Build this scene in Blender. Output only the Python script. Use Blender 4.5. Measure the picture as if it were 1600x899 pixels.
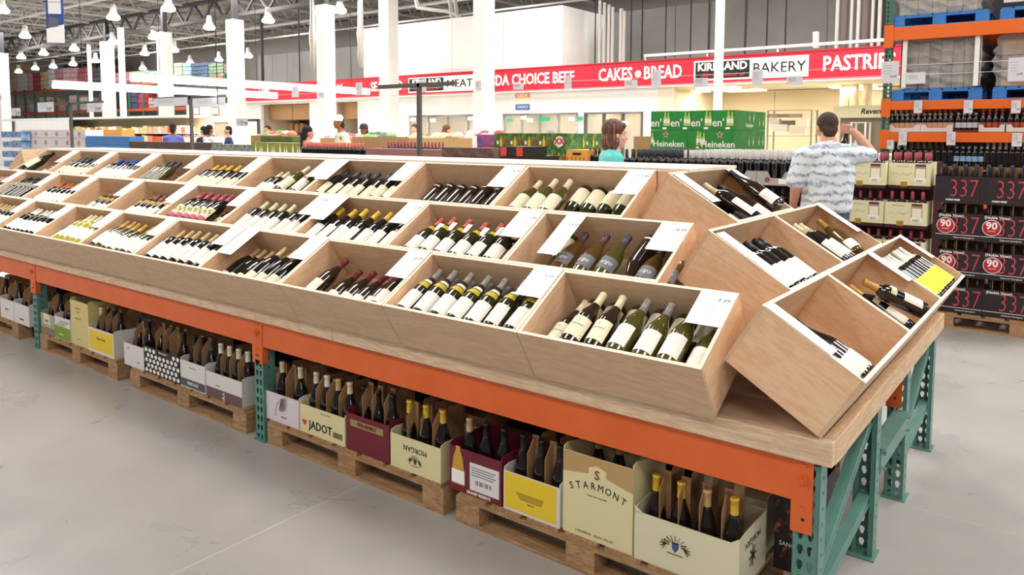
import bpy, bmesh, math, random
from math import sin, cos, pi, radians as R_
from mathutils import Vector, Matrix
from mathutils.geometry import tessellate_polygon
random.seed(7)
sc = bpy.context.scene
for o in list(bpy.data.objects): bpy.data.objects.remove(o)
COL = sc.collection

# ------------------------------------------------------------------ camera
F_PX, PX_Y = 1187.0, 306.0
YAW, PITCH, ROLL = -0.6518, 0.0803, 0.0038
CAM = Vector((0.5792, -2.3678, 1.69))
FWD = Vector((sin(YAW)*cos(PITCH), cos(YAW)*cos(PITCH), -sin(PITCH)))
_r = Vector((cos(YAW), -sin(YAW), 0)); _u = _r.cross(FWD)
RGT = cos(ROLL)*_r + sin(ROLL)*_u
UPV = -sin(ROLL)*_r + cos(ROLL)*_u
cd = bpy.data.cameras.new('camera'); cam = bpy.data.objects.new('camera', cd); COL.objects.link(cam)
m3 = Matrix((RGT, UPV, -FWD)).transposed()
cam.matrix_world = Matrix.Translation(CAM) @ m3.to_4x4()
cd.sensor_width = 36; cd.lens = F_PX*36/1600; cd.shift_y = (PX_Y-449.5)/1600; cd.clip_end = 300
sc.camera = cam

def at(u, v, x=None, y=None, z=None, d=None):
    """world point seen at photo position (u, v) on the plane x=, y= or z= (or at depth d)"""
    r = FWD + RGT*(u-800)/F_PX - UPV*(v-PX_Y)/F_PX
    if x is not None: t = (x-CAM.x)/r.x
    elif y is not None: t = (y-CAM.y)/r.y
    elif z is not None: t = (z-CAM.z)/r.z
    else: t = d
    return CAM + r*t

# ------------------------------------------------------------------ world and exposure
w = bpy.data.worlds.new('world'); sc.world = w; w.use_nodes = True
w.node_tree.nodes['Background'].inputs[0].default_value = (1.0, 0.97, 0.94, 1)
w.node_tree.nodes['Background'].inputs[1].default_value = 0.12
sc.view_settings.view_transform = 'Standard'; sc.view_settings.look = 'None'
sc.view_settings.gamma = 1; sc.view_settings.use_curve_mapping = False
sc.view_settings.exposure = 0.38

CEIL = 8.2
def area(name, loc, sx, sy, watts, col=(1, .96, .90)):
    l = bpy.data.lights.new(name, 'AREA'); l.shape = 'RECTANGLE'; l.size = sx; l.size_y = sy
    l.energy = watts; l.color = col
    o = bpy.data.objects.new(name, l); o.location = loc; COL.objects.link(o); return o
# assumed, unseen skylights: a grid added for soft light, stronger deeper in the hall
for ix in range(-7, 3):
    for iy in range(-2, 4):
        area('added_skylight', (ix*7.5+3.0, iy*7.0+1.0, CEIL-0.75), 2.4, 2.4, 150 if iy < 1 else 330, (1, .975, .95))

# ------------------------------------------------------------------ colour and materials
def lin(h):
    if isinstance(h, str):
        h = h.lstrip('#'); c = [int(h[i:i+2], 16)/255 for i in (0, 2, 4)]
    else: c = h
    return tuple((x/12.92 if x <= .04045 else ((x+.055)/1.055)**2.4) for x in c)+(1,)
MATS = {}
def mat(name, col, rough=.5, metal=0, col2=None, scale=8, stretch=(1, 1, 1), bump=0, emit=0, spec=.5, alpha=1, trans=0, coat=0, lo=.35, hi=.65, detail=6, ior=1.45):
    if name in MATS: return MATS[name]
    m = bpy.data.materials.new(name); m.use_nodes = True; nt = m.node_tree; b = nt.nodes['Principled BSDF']
    b.inputs['Base Color'].default_value = lin(col); b.inputs['Roughness'].default_value = rough
    b.inputs['Metallic'].default_value = metal; b.inputs['Specular IOR Level'].default_value = spec
    b.inputs['Alpha'].default_value = alpha; b.inputs['Transmission Weight'].default_value = trans
    b.inputs['Coat Weight'].default_value = coat; b.inputs['IOR'].default_value = ior
    if emit:
        b.inputs['Emission Color'].default_value = lin(col); b.inputs['Emission Strength'].default_value = emit
    if col2 or bump:
        tc = nt.nodes.new('ShaderNodeTexCoord'); mp = nt.nodes.new('ShaderNodeMapping')
        mp.inputs['Scale'].default_value = stretch
        n = nt.nodes.new('ShaderNodeTexNoise'); n.inputs['Scale'].default_value = scale; n.inputs['Detail'].default_value = detail
        n.inputs['Roughness'].default_value = .6
        nt.links.new(tc.outputs['Object'], mp.inputs[0]); nt.links.new(mp.outputs[0], n.inputs['Vector'])
        if col2:
            cr = nt.nodes.new('ShaderNodeValToRGB'); cr.color_ramp.elements[0].position = lo; cr.color_ramp.elements[1].position = hi
            cr.color_ramp.elements[0].color = lin(col); cr.color_ramp.elements[1].color = lin(col2)
            nt.links.new(n.outputs['Fac'], cr.inputs[0]); nt.links.new(cr.outputs[0], b.inputs['Base Color'])
        if bump:
            bp = nt.nodes.new('ShaderNodeBump'); bp.inputs['Strength'].default_value = bump; bp.inputs['Distance'].default_value = .01
            nt.links.new(n.outputs['Fac'], bp.inputs['Height']); nt.links.new(bp.outputs[0], b.inputs['Normal'])
    MATS[name] = m; return m

def wood_mat(name, c1, c2, c3, stretch, rough=.5, wscale=3.0):
    """wood with long wavy grain: wave bands bent by noise, fine fibres on top"""
    m = bpy.data.materials.new(name); m.use_nodes = True; nt = m.node_tree; b = nt.nodes['Principled BSDF']
    b.inputs['Roughness'].default_value = rough; b.inputs['Specular IOR Level'].default_value = .3
    tc = nt.nodes.new('ShaderNodeTexCoord'); mp = nt.nodes.new('ShaderNodeMapping'); mp.inputs['Scale'].default_value = stretch
    oi = nt.nodes.new('ShaderNodeObjectInfo'); ad = nt.nodes.new('ShaderNodeVectorMath'); ad.operation = 'ADD'
    sc_ = nt.nodes.new('ShaderNodeVectorMath'); sc_.operation = 'SCALE'; sc_.inputs[3].default_value = 9.0
    cx = nt.nodes.new('ShaderNodeCombineXYZ')
    for i in range(3): nt.links.new(oi.outputs['Random'], cx.inputs[i])
    nt.links.new(cx.outputs[0], sc_.inputs[0]); nt.links.new(tc.outputs['Object'], ad.inputs[0]); nt.links.new(sc_.outputs[0], ad.inputs[1])
    nt.links.new(ad.outputs[0], mp.inputs[0])
    n = nt.nodes.new('ShaderNodeTexNoise'); n.inputs['Scale'].default_value = wscale; n.inputs['Detail'].default_value = 4; n.inputs['Distortion'].default_value = .6
    nt.links.new(mp.outputs[0], n.inputs['Vector'])
    mul = nt.nodes.new('ShaderNodeMath'); mul.operation = 'MULTIPLY'; mul.inputs[1].default_value = 14
    fr = nt.nodes.new('ShaderNodeMath'); fr.operation = 'PINGPONG'; fr.inputs[1].default_value = 1
    nt.links.new(n.outputs['Fac'], mul.inputs[0]); nt.links.new(mul.outputs[0], fr.inputs[0])
    n2 = nt.nodes.new('ShaderNodeTexNoise'); n2.inputs['Scale'].default_value = wscale*14; n2.inputs['Detail'].default_value = 3
    nt.links.new(mp.outputs[0], n2.inputs['Vector'])
    mx = nt.nodes.new('ShaderNodeMath'); mx.operation = 'MULTIPLY_ADD'; mx.inputs[1].default_value = .35
    nt.links.new(n2.outputs['Fac'], mx.inputs[2])
    nt.links.new(fr.outputs[0], mx.inputs[0])
    cr = nt.nodes.new('ShaderNodeValToRGB'); e = cr.color_ramp.elements
    e[0].position = .3; e[0].color = lin(c1); e[1].position = .9; e[1].color = lin(c3)
    k = e.new(.55); k.color = lin(c2)
    nt.links.new(mx.outputs[0], cr.inputs[0]); nt.links.new(cr.outputs[0], b.inputs['Base Color'])
    MATS[name] = m; return m

PLY = wood_mat('birch plywood', '#d8bb9c', '#d3b494', '#caa987', (1, 4.5, 4.5), .45, 1.5)
PLYE = wood_mat('end panel plywood', '#ecc8a6', '#e9c39f', '#dfb48e', (3.0, 1.2, 5.0), .45, 1.6)
RIM = mat('plywood rim painted lit', '#f5ead8', .5, col2='#ead8bf', scale=60)  # near-white colour stands in for strong top light on upper faces
PINE = wood_mat('pine board', '#e2cbb0', '#d9bea0', '#c9a888', (1, 7, 7), .6, 1.6)
PALLET = wood_mat('pallet wood', '#c09c76', '#b08b65', '#937050', (1, 7, 7), .7, 2.2)
PALLETY = wood_mat('pallet wood cross boards', '#bb9770', '#aa8660', '#8e6e4e', (7, 1, 7), .7, 2.2)
ORANGE = mat('orange beam paint', '#dd682f', .42, col2='#d5602a', scale=5, bump=.03)
ORANGEB = mat('bright orange rack paint', '#ea6a1e', .4)
TEAL = mat('green upright paint', '#5d8c80', .38, col2='#557f74', scale=6)
DGREEN = mat('dark green rack paint', '#44705f', .45)
STEEL = mat('bright steel', '#c9c9c9', .25, 1)
WHITE = mat('white card', '#f4f2ee', .55)
PAPER = mat('white paper sheet', '#f6f6f4', .35, coat=.3)
INK = mat('grey print', '#8a8a8c', .6)
BLACK = mat('black print', '#1c1a1a', .5)
DARK = mat('dark metal', '#2b2a2b', .6)  # plain dark metal of hangers, rods, cords and column stubs
KRAFT = mat('brown cardboard', '#a9825c', .8, col2='#9c7651', scale=20)
CREAMC = mat('cream carton', '#ded3a4', .6)

# ------------------------------------------------------------------ mesh helpers
TMP = bpy.data.scenes.new('workbench'); TVL = TMP.view_layers[0]
def bake(o):
    """turn a curve or an object with modifiers into a plain mesh, in a small scratch scene"""
    TMP.collection.objects.link(o); TVL.update(); dg = TVL.depsgraph
    me = bpy.data.meshes.new_from_object(o.evaluated_get(dg)); bpy.data.objects.remove(o); return me

class MB:
    def __init__(s, org=(0, 0, 0)): s.v = []; s.f = []; s.m = []; s.sm = []; s.o = Vector(org)
    def add(s, vs, fs, m=0, M=None, smooth=False):
        n = len(s.v)
        for p in vs:
            p = Vector(p)
            if M is not None: p = M @ p
            s.v.append(p-s.o)
        for f in fs: s.f.append(tuple(i+n for i in f)); s.m.append(m); s.sm.append(smooth)
        return s
    def box(s, x0, x1, y0, y1, z0, z1, m=0, M=None):
        if x0 > x1: x0, x1 = x1, x0
        if y0 > y1: y0, y1 = y1, y0
        if z0 > z1: z0, z1 = z1, z0
        vs = [(x, y, z) for z in (z0, z1) for y in (y0, y1) for x in (x0, x1)]
        return s.add(vs, [(0, 2, 3, 1), (4, 5, 7, 6), (0, 1, 5, 4), (2, 6, 7, 3), (0, 4, 6, 2), (1, 3, 7, 5)], m, M)
    def lathe(s, prof, n=12, m=0, M=None, smooth=True, a0=0, a1=2*pi, caps=True):
        full = abs(a1-a0-2*pi) < 1e-6; k = n if full else n+1
        vs = [(r*cos(a0+(a1-a0)*i/n), r*sin(a0+(a1-a0)*i/n), z) for r, z in prof for i in range(k)]
        fs = []
        for j in range(len(prof)-1):
            for i in range(n):
                a = j*k+i; b = j*k+(i+1) % k if full else a+1
                fs.append((a, b, b+k, a+k))
        s.add(vs, fs, m, M, smooth)
        if full and caps:
            if prof[0][0] > 1e-6: s.add([vs[i] for i in range(k)][::-1], [tuple(range(k))], m, M)
            if prof[-1][0] > 1e-6: s.add(vs[-k:], [tuple(range(k))], m, M)
        return s
    def cyl(s, p0, p1, r, n=8, m=0, r1=None, smooth=True):
        p0 = Vector(p0); p1 = Vector(p1); d = p1-p0
        M = Matrix.Translation(p0) @ d.to_track_quat('Z', 'Y').to_matrix().to_4x4()
        return s.lathe([(r, 0), (r if r1 is None else r1, d.length)], n, m, M, smooth)
    def bar(s, p0, p1, wd, ht, m=0, up=(0, 0, 1)):
        p0 = Vector(p0); p1 = Vector(p1); z = (p1-p0); L = z.length; z.normalize()
        x = Vector(up).cross(z)
        if x.length < 1e-4: x = Vector((1, 0, 0))
        x.normalize(); y = z.cross(x)
        M = Matrix.Translation(p0) @ Matrix((x, y, z)).transposed().to_4x4()
        return s.box(-wd/2, wd/2, -ht/2, ht/2, 0, L, m, M)
    def prism(s, poly, h0, h1, m=0, M=None):
        """polygon in XY extruded along Z from h0 to h1"""
        n = len(poly)
        vs = [(x, y, h0) for x, y in poly]+[(x, y, h1) for x, y in poly]
        ar = sum(poly[i][0]*poly[(i+1) % n][1]-poly[(i+1) % n][0]*poly[i][1] for i in range(n))
        ids = list(range(n))
        if ar < 0: ids = ids[::-1]
        fs = [tuple(ids[::-1]), tuple(i+n for i in ids)]
        for a in range(n):
            i, j = ids[a], ids[(a+1) % n]; fs.append((i, j, j+n, i+n))
        return s.add(vs, fs, m, M)
    def sphere(s, c, r, n=8, m=0, sx=1, sy=1, sz=1):
        k = max(4, n//2+1)
        prof = [(max(1e-5, r*sin(pi*i/k)), -r*cos(pi*i/k)) for i in range(k+1)]
        return s.lathe(prof, n, m, Matrix.Translation(Vector(c)) @ Matrix.Diagonal((sx, sy, sz, 1)), True, caps=False)
    def mesh(s, name, mats):
        me = bpy.data.meshes.new(name); me.from_pydata([tuple(p) for p in s.v], [], s.f)
        for mm in mats: me.materials.append(mm)
        me.polygons.foreach_set('material_index', s.m); me.polygons.foreach_set('use_smooth', s.sm)
        me.update(); return me
    def obj(s, name, mats, parent=None, loc=None, M=None):
        if not isinstance(mats, (list, tuple)): mats = [mats]
        return link(name, s.mesh(name, mats), parent, loc, M)
def link(name, me, parent=None, loc=None, M=None):
    o = bpy.data.objects.new(name, me); COL.objects.link(o)
    if parent: o.parent = parent
    if M is not None: o.matrix_basis = M
    elif loc is not None: o.location = loc
    return o
def tag(o, label=None, cat=None, group=None, kind=None):
    if label: o['label'] = label
    if cat: o['category'] = cat
    if group: o['group'] = group
    if kind: o['kind'] = kind
    return o
def empty(name, loc=(0, 0, 0), label=None, cat=None, group=None, M=None):
    o = bpy.data.objects.new(name, None); COL.objects.link(o); o.empty_display_size = .05
    if M is not None: o.matrix_basis = M
    else: o.location = loc
    return tag(o, label, cat, group)
def bevel(o, wd=.004, seg=2):
    b = o.modifiers.new('bevel', 'BEVEL'); b.width = wd; b.segments = seg; b.limit_method = 'ANGLE'; return o
def copy_tree(o, M=None, label=None, group=None):
    kids = list(o.children); c = o.copy(); COL.objects.link(c)
    if M is not None: c.matrix_basis = M
    if label: c['label'] = label
    if group: c['group'] = group
    for k in kids:
        kc = k.copy(); COL.objects.link(kc); kc.parent = c
        for g in k.children:
            gc = g.copy(); COL.objects.link(gc); gc.parent = kc
    return c
def text(body, size, m, parent, M, depth=.0008, shear=0, sx=1, align='CENTER', name='lettering', bold=0, space=1):
    cu = bpy.data.curves.new('txt', 'FONT'); cu.body = body; cu.size = size; cu.extrude = depth; cu.shear = shear
    cu.align_x = align; cu.align_y = 'CENTER'; cu.resolution_u = 2; cu.offset = bold; cu.space_character = space
    me = bake(bpy.data.objects.new('txt', cu)); me.materials.clear(); me.materials.append(m)
    me.transform(Matrix.Diagonal((sx, 1, 1, 1)))
    return link(name, me, parent, M=M)
def FRONT(x, y, z, rz=0, roll=0):
    """frame for flat print on a face that looks along -Y (turned by rz about Z)"""
    return Matrix.Translation((x, y, z)) @ Matrix.Rotation(rz, 4, 'Z') @ Matrix.Rotation(pi/2, 4, 'X') @ Matrix.Rotation(roll, 4, 'Z')

# ------------------------------------------------------------------ floor and ceiling
def floor_material():
    m = bpy.data.materials.new('polished concrete'); m.use_nodes = True; nt = m.node_tree; b = nt.nodes['Principled BSDF']
    tc = nt.nodes.new('ShaderNodeTexCoord')
    def noise(s, d, dist=0):
        n = nt.nodes.new('ShaderNodeTexNoise'); n.inputs['Scale'].default_value = s; n.inputs['Detail'].default_value = d
        n.inputs['Distortion'].default_value = dist; nt.links.new(tc.outputs['Object'], n.inputs['Vector']); return n
    n1 = noise(.6, 5, .8); n2 = noise(2.4, 6, .5); n3 = noise(60, 2)
    cr = nt.nodes.new('ShaderNodeValToRGB'); e = cr.color_ramp.elements
    e[0].position = .3; e[0].color = lin('#9c9a98'); e[1].position = .72; e[1].color = lin('#b6b2ad')
    ad = nt.nodes.new('ShaderNodeMath'); ad.operation = 'MULTIPLY_ADD'; ad.inputs[1].default_value = .45
    nt.links.new(n2.outputs['Fac'], ad.inputs[0]); 
    a2 = nt.nodes.new('ShaderNodeMath'); a2.operation = 'MULTIPLY'; a2.inputs[1].default_value = .55
    nt.links.new(n1.outputs['Fac'], a2.inputs[0]); nt.links.new(a2.outputs[0], ad.inputs[2])
    nt.links.new(ad.outputs[0], cr.inputs[0])
    # small dark stains and rusty marks
    v = noise(30.0, 2, 0); st = nt.nodes.new('ShaderNodeMapRange'); st.inputs[1].default_value = .73; st.inputs[2].default_value = .80
    nt.links.new(v.outputs['Fac'], st.inputs[0])
    mx = nt.nodes.new('ShaderNodeMix'); mx.data_type = 'RGBA'; mx.inputs[7].default_value = lin('#8f8a84')
    nt.links.new(st.outputs[0], mx.inputs[0]); nt.links.new(cr.outputs[0], mx.inputs[6])
    nt.links.new(mx.outputs[2], b.inputs['Base Color'])
    rr = nt.nodes.new('ShaderNodeMapRange'); rr.inputs[3].default_value = .22; rr.inputs[4].default_value = .36
    nt.links.new(n2.outputs['Fac'], rr.inputs[0]); nt.links.new(rr.outputs[0], b.inputs['Roughness'])
    bp = nt.nodes.new('ShaderNodeBump'); bp.inputs['Strength'].default_value = .02; bp.inputs['Distance'].default_value = .01
    nt.links.new(n2.outputs['Fac'], bp.inputs['Height']); nt.links.new(bp.outputs[0], b.inputs['Normal'])
    b.inputs['Specular IOR Level'].default_value = .5
    return m
FLOORM = floor_material()
fl = MB()
# slabs of the floor with saw-cut joints between them, dropped by the joint depth
jx = [-60, -40, -29.65, -24.15, -18.65, -13.15, -7.65, -2.15, 3.35, 8.85, 16]; jy = [-12, -4.1, 1.41, 6.9, 12.4, 18, 24, 40, 60]
for a, b_ in zip(jx, jx[1:]):
    for c_, d_ in zip(jy, jy[1:]):
        fl.box(a+.003, b_-.003, c_+.003, d_-.003, -.1, 0)
tag(fl.obj('floor', FLOORM), kind='structure')
tag(MB().box(-60, 16, -12, 60, -.12, -.001).obj('trim_1', mat('joint filler', '#d2ccc0', .7)), kind='structure')
# an iron-stained patch near the camera side of the floor
DECK = mat('ceiling deck', '#8d8a87', .8, col2='#77746f', scale=2)
tag(MB().box(-75, 16, -12, 60, CEIL, CEIL+.1).obj('ceiling', DECK), kind='structure')
TRUSS = mat('white painted truss steel', '#b9b6b2', .6)
TRUSSD = mat('dark joist steel', '#4a4746', .7)
tag(MB().box(-75.2, -75, -12, 60, 0, CEIL).obj('wall_left', mat('far side wall', '#c9c6c0', .8)), kind='structure')
# deck ribs
rb = MB()
for i in range(60): rb.box(-75, 8, -6+i*1.0, -5.75+i*1.0, CEIL-.05, CEIL)
tag(rb.obj('trim_2', DECK), kind='structure')
# open-web joists running along Y, one mesh each; girders along X
def truss(p0, p1, ht, r, mats, label, group, pitch=.9, name='roof_joist'):
    p0 = Vector(p0); p1 = Vector(p1); d = p1-p0; L = d.length; d.normalize(); n = int(L/pitch)
    t = empty(name, p0, label, 'roof joist', group)
    a = MB(p0); a.bar(p0, p1, r*2.4, r*1.6); a.obj('top_chord', mats[0], t)
    q = Vector((0, 0, -ht)); a = MB(p0); a.bar(p0+q, p1+q, r*2.4, r*1.6); a.obj('bottom_chord', mats[0], t)
    a = MB(p0)
    for i in range(n):
        s0 = p0+d*(L*i/n); s1 = p0+d*(L*(i+.5)/n)+q; s2 = p0+d*(L*(i+1)/n)
        a.bar(s0, s1, r, r); a.bar(s1, s2, r, r)
    tag(a.obj('web_bars', mats[1], t), kind='stuff')
def ORDW(i): return (['first', 'second', 'third', 'fourth', 'fifth', 'sixth', 'seventh', 'eighth', 'ninth', 'tenth', 'eleventh', 'twelfth', 'thirteenth', 'fourteenth', 'fifteenth', 'sixteenth', 'seventeenth', 'eighteenth', 'nineteenth', 'twentieth', 'twenty-first', 'twenty-second'])[i]
for i in range(22):
    x = -70+i*3.1
    truss((x, 1, CEIL-.06), (x, 40, CEIL-.06), .62, .05, (TRUSS, TRUSS), 'pale open-web roof joist, %s from the far left end of the hall' % ORDW(i), 'open-web roof joists')
for y in (6.0, 16.6, 27.5):
    truss((-72, y, CEIL-.7), (8, y, CEIL-.7), .8, .09, (TRUSSD, TRUSSD), {6.0: 'dark roof girder nearest the camera', 16.6: 'dark roof girder over the white columns', 27.5: 'dark roof girder farthest from the camera'}[y], None, 1.6, 'roof_girder')
# sprinkler / conduit pipes
PIPE = mat('pale pipe', '#c8c4be', .4)
for i, (y, z, r) in enumerate([(9.2, 7.0, .06), (11.8, 6.85, .05), (20.2, 6.9, .07), (24.0, 7.1, .05)]):
    tag(MB((-60, y, z)).cyl((-70, y, z), (6, y, z), r, 8).obj('ceiling_pipe', PIPE, None, (-60, y, z)), 'pale straight pipe under the roof joists, %s from the camera' % ['first', 'second', 'third', 'fourth'][i], 'pipe', 'long pipes under the roof')

# ------------------------------------------------------------------ high-bay lamps
def nth(i): return (['first', 'second', 'third', 'fourth', 'fifth', 'sixth', 'seventh', 'eighth', 'ninth', 'tenth', 'eleventh', 'twelfth', 'thirteenth', 'fourteenth', 'fifteenth', 'sixteenth', 'seventeenth', 'eighteenth', 'nineteenth', 'twentieth']+['twenty-'+w_ for w_ in ('first', 'second', 'third', 'fourth', 'fifth', 'sixth', 'seventh', 'eighth', 'ninth')]+['thirtieth']+['thirty-'+w_ for w_ in ('first', 'second', 'third', 'fourth', 'fifth', 'sixth', 'seventh', 'eighth', 'ninth')])[i]
LAMPG = mat('glowing lamp glass', '#fff6e2', .3, emit=5)
LAMPW = mat('white lamp housing', '#f2efe8', .4)
lz = 6.2
lamp_me1 = MB().lathe([(.05, .62), (.10, .60), (.12, .42), (.13, .28)], 12).mesh('housing', [LAMPW])
lamp_me2 = MB().lathe([(.02, 0), (.20, .0), (.255, .05), (.25, .12), (.17, .22), (.13, .29)], 14).mesh('reflector', [LAMPG])
def lamp(p, label, group='high-bay lamps', energy=90):
    t = empty('high_bay_lamp', p, label, 'ceiling lamp', group)
    link('housing', lamp_me1, t); link('reflector', lamp_me2, t)
    h = CEIL-.7-p[2]-.6
    MB().cyl((0, 0, .6), (0, 0, .6+h), .012, 5).obj('hanger', DARK, t)
    l = bpy.data.lights.new('lamp_light', 'POINT'); l.energy = energy; l.shadow_soft_size = .22; l.color = (1, .95, .86)
    o = bpy.data.objects.new('lamp_light', l); COL.objects.link(o); o.parent = t; o.location = (0, 0, -.3)
    return t
LAMPS = [(3, 9), (39, 50), (177, 20), (263, 6), (33, 84), (68, 78), (116, 71), (176, 60), (327, 36), (240, 52), (226, 78), (149, 90), (114, 95), (83, 99), (55, 102), (29, 107), (223, 102), (297, 93), (342, 88), (328, 100), (272, 73), (388, 82), (419, 25), (531, 9)]
for i, (u, v) in enumerate(sorted(LAMPS)):
    p = at(u, v+3, z=lz+.2); p.z = lz
    lamp(p, 'glowing bell-shaped high-bay lamp, %s from the left of those in view' % nth(i), energy=40)
for x in (-9, -3.5, 2.5, 8):
    for y in (-5, .5, 6):
        lamp((x, y, lz), 'glowing bell-shaped lamp above the display, %s across, %s deep' % ({-9: 'first', -3.5: 'second', 2.5: 'third', 8: 'fourth'}[x], {-5: 'nearest', .5: 'middle', 6: 'farthest'}[y]), 'lamps above the wine display', 70)

# ------------------------------------------------------------------ the wine display: rack frame below
PW = .08   # post width
def hole_face(wd, n, pitch=.0508, cols=(.3, .7), hz=.034, hw=.021):
    """perforated strip: wd wide, n rows of teardrop holes, in the XZ plane, returns verts, tris"""
    vs = []; fs = []
    tear = [(0, .5), (.38, .38), (.5, .12), (.36, -.2), (.18, -.5), (-.18, -.5), (-.36, -.2), (-.5, .12), (-.38, .38)]
    for r in range(n):
        z0 = r*pitch
        edges = [0]+[(cols[i]+cols[i+1])/2 for i in range(len(cols)-1)]+[1]
        for c, cxp in enumerate(cols):
            x0, x1 = edges[c]*wd, edges[c+1]*wd; cx = cxp*wd; cz = z0+pitch/2
            outer = [Vector((x0, z0, 0)), Vector((x1, z0, 0)), Vector((x1, z0+pitch, 0)), Vector((x0, z0+pitch, 0))]
            inner = [Vector((cx+a*hw, cz+b*hz, 0)) for a, b in tear]
            pts = outer+inner; base = len(vs); vs += [(p.x, 0, p.y) for p in pts]
            for t in tessellate_polygon([outer, inner]): fs.append(tuple(base+i for i in t))
    return vs, fs
def post_mesh(h, mtl, wd=PW, dp=.076, cols=(.3, .7)):
    """C-section upright: holed face at y=0 looking along -Y, flanges back to y=dp"""
    n = int(h/.0508); m = MB(); vs, fs = hole_face(wd, n, .0508, cols)
    for yy in (0, .0025):
        m.add([(x, yy, z) for x, _, z in vs], fs)
    top = n*.0508
    if h-top > .002: m.box(0, wd, 0, .0025, top, h)
    for x0 in (0, wd-.0025):
        for k in range(n+1):      # flange with small slots
            z0 = k*.0508; z1 = min(h, z0+.0508)
            m.box(x0, x0+.0025, 0, dp*.42, z0, z1); m.box(x0, x0+.0025, dp*.56, dp, z0, z1)
            m.box(x0, x0+.0025, dp*.42, dp*.56, z0+.012, z1)
    m.box(0, .018, dp-.0025, dp, 0, h); m.box(wd-.018, wd, dp-.0025, dp, 0, h)
    return m.mesh('post', [mtl])
POSTH = .664
post_me = post_mesh(POSTH, TEAL)
rack = empty('table_rack', (0, 0, 0), 'orange and green steel rack frame under the wooden wine display', 'rack')
YF, YB1, YC, YD = .03, .90, 1.434, 2.236
posts_x = [-.12, -3.03, -5.99, -8.7]
def braces(x, ya, yb, M=None):
    xc = x+.04
    for z0, z1, r in ((.20, .20, 0), (.24, .58, 1)):
        b = MB(); p0 = (xc, ya+.06, z0); p1 = (xc, yb-.06, z1)
        if r == 0: p0 = (xc, ya+.06, .17); p1 = (xc, yb-.05, .24)
        b.bar(p0, p1, .038, .045); v = (Vector(p1)-Vector(p0)).normalized(); n = v.cross(Vector((1, 0, 0)))*.018
        b.bar(Vector(p0)+n+Vector((.012, 0, 0)), Vector(p1)+n+Vector((.012, 0, 0)), .02, .012)
        b.bar(Vector(p0)-n+Vector((.012, 0, 0)), Vector(p1)-n+Vector((.012, 0, 0)), .02, .012)
        b.obj('brace', TEAL, rack)
for i, x in enumerate(posts_x):
    for yy, flip in ((YF, 0), (YB1, 1), (YC, 0), (YD, 1)):
        M = Matrix.Translation((x, yy, 0)) if not flip else Matrix.Translation((x+PW, yy, 0)) @ Matrix.Rotation(pi, 4, 'Z')
        link('post', post_me, rack, M=M)
        y0, y1 = (yy-.01, yy+.10) if not flip else (yy-.10, yy+.01)
        pl = MB().box(x-.012, x+PW+.012, y0, y1, 0, .006)
        for bx_ in (x+.02, x+.06): pl.cyl((bx_, (y0+y1)/2+.035*(1 if flip else -1), .006), (bx_, (y0+y1)/2+.035*(1 if flip else -1), .016), .007, 6)
        pl.obj('base_plate', TEAL, rack)
    braces(x, YF, YB1); braces(x, YC, YD)
    # row spacer between the two frames
    s = MB(); s.box(x+.03, x+PW+.004, YB1, YC, .33, .43); s.box(x+.04, x+PW+.02, YB1, YC, .425, .432)
    for yy in (YB1+.01, YC-.02):
        for zz in (.35, .41): s.cyl((x+PW+.004, yy, zz), (x+PW+.022, yy, zz), .007, 6, 1)
    s.obj('row_spacer', [TEAL, STEEL], rack)
ZB0, ZB1 = .536, .676
conn = MB()
conn.box(0, .062, -.006, 0, -.03, .206); conn.box(-.004, .0, -.006, .03, -.03, .206)
for zz in (.05, .19): conn.box(.025, .04, -.010, -.006, zz-.006, zz+.006)
conn.box(.022, .046, -.018, -.006, .135, .155); conn.cyl((.034, -.018, .145), (.034, -.026, .145), .008, 6)
conn.cyl((.034, -.0065, .015), (.034, -.0055, .015), .006, 8, 1)
conn_me = conn.mesh('connector', [ORANGE, BLACK])
for i in range(3):
    xr, xl = posts_x[i], posts_x[i+1]+PW
    for yy, s in ((YF, 1), (YB1, -1), (YC, 1), (YD, -1)):
        y0, y1 = (yy-.004, yy+.04) if s > 0 else (yy-.04, yy+.004)
        b = MB().box(xl+.001, xr-.001, y0, y1, ZB0, ZB1)
        if s > 0: b.box(xl+.001, xr-.001, y0-.004, y0, ZB1-.012, ZB1)
        bo = bevel(b.obj('beam', ORANGE, rack), .005, 2)
        if s > 0:
            link('connector', conn_me, bo, M=Matrix.Translation((xr-.002, yy-.002, .468)))
            link('connector', conn_me, bo, M=Matrix.Translation((xl+.002, yy-.002, .468)) @ Matrix.Diagonal((-1, 1, 1, 1)))

# ------------------------------------------------------------------ tabletop
ZT0, ZT1, TYB = .680, .758, 2.17
top = empty('wooden_tabletop', (0, 0, ZT0), 'long pale wooden tabletop with pine edge boards lying on the orange beams', 'tabletop')
org = Vector((0, 0, ZT0))
edges = [0, -2.02, -2.32, -3.48, -4.62, -6.2, -8.75]
edges = [0, -2.33, -2.97, -4.43, -6.3, -8.75]
for a, b_ in zip(edges, edges[1:]):
    m = MB(org); lift = random.choice((0, .003, -.003))
    m.box(b_+.001, a-.001, 0, .04, ZT0, ZT1); bevel(m.obj('edge_board', PINE, top), .004)
m = MB(org).box(-.04, 0, .041, TYB, ZT0-.006, ZT1); bevel(m.obj('edge_board', wood_mat('pine end board', '#e0c5a6', '#d6b896', '#c4a07c', (9, 1, 9), .6, 1.6), top), .004)
MB(org).box(-8.75, -.04, TYB-.04, TYB, ZT0, ZT1).obj('edge_board', PINE, top)
for a in range(4):
    MB(org).box(-8.75+a*2.18+.001, -8.75+(a+1)*2.18-.011, .041, TYB-.041, ZT1-.03, ZT1-.008).obj('deck_panel', PLY, top)
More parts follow.
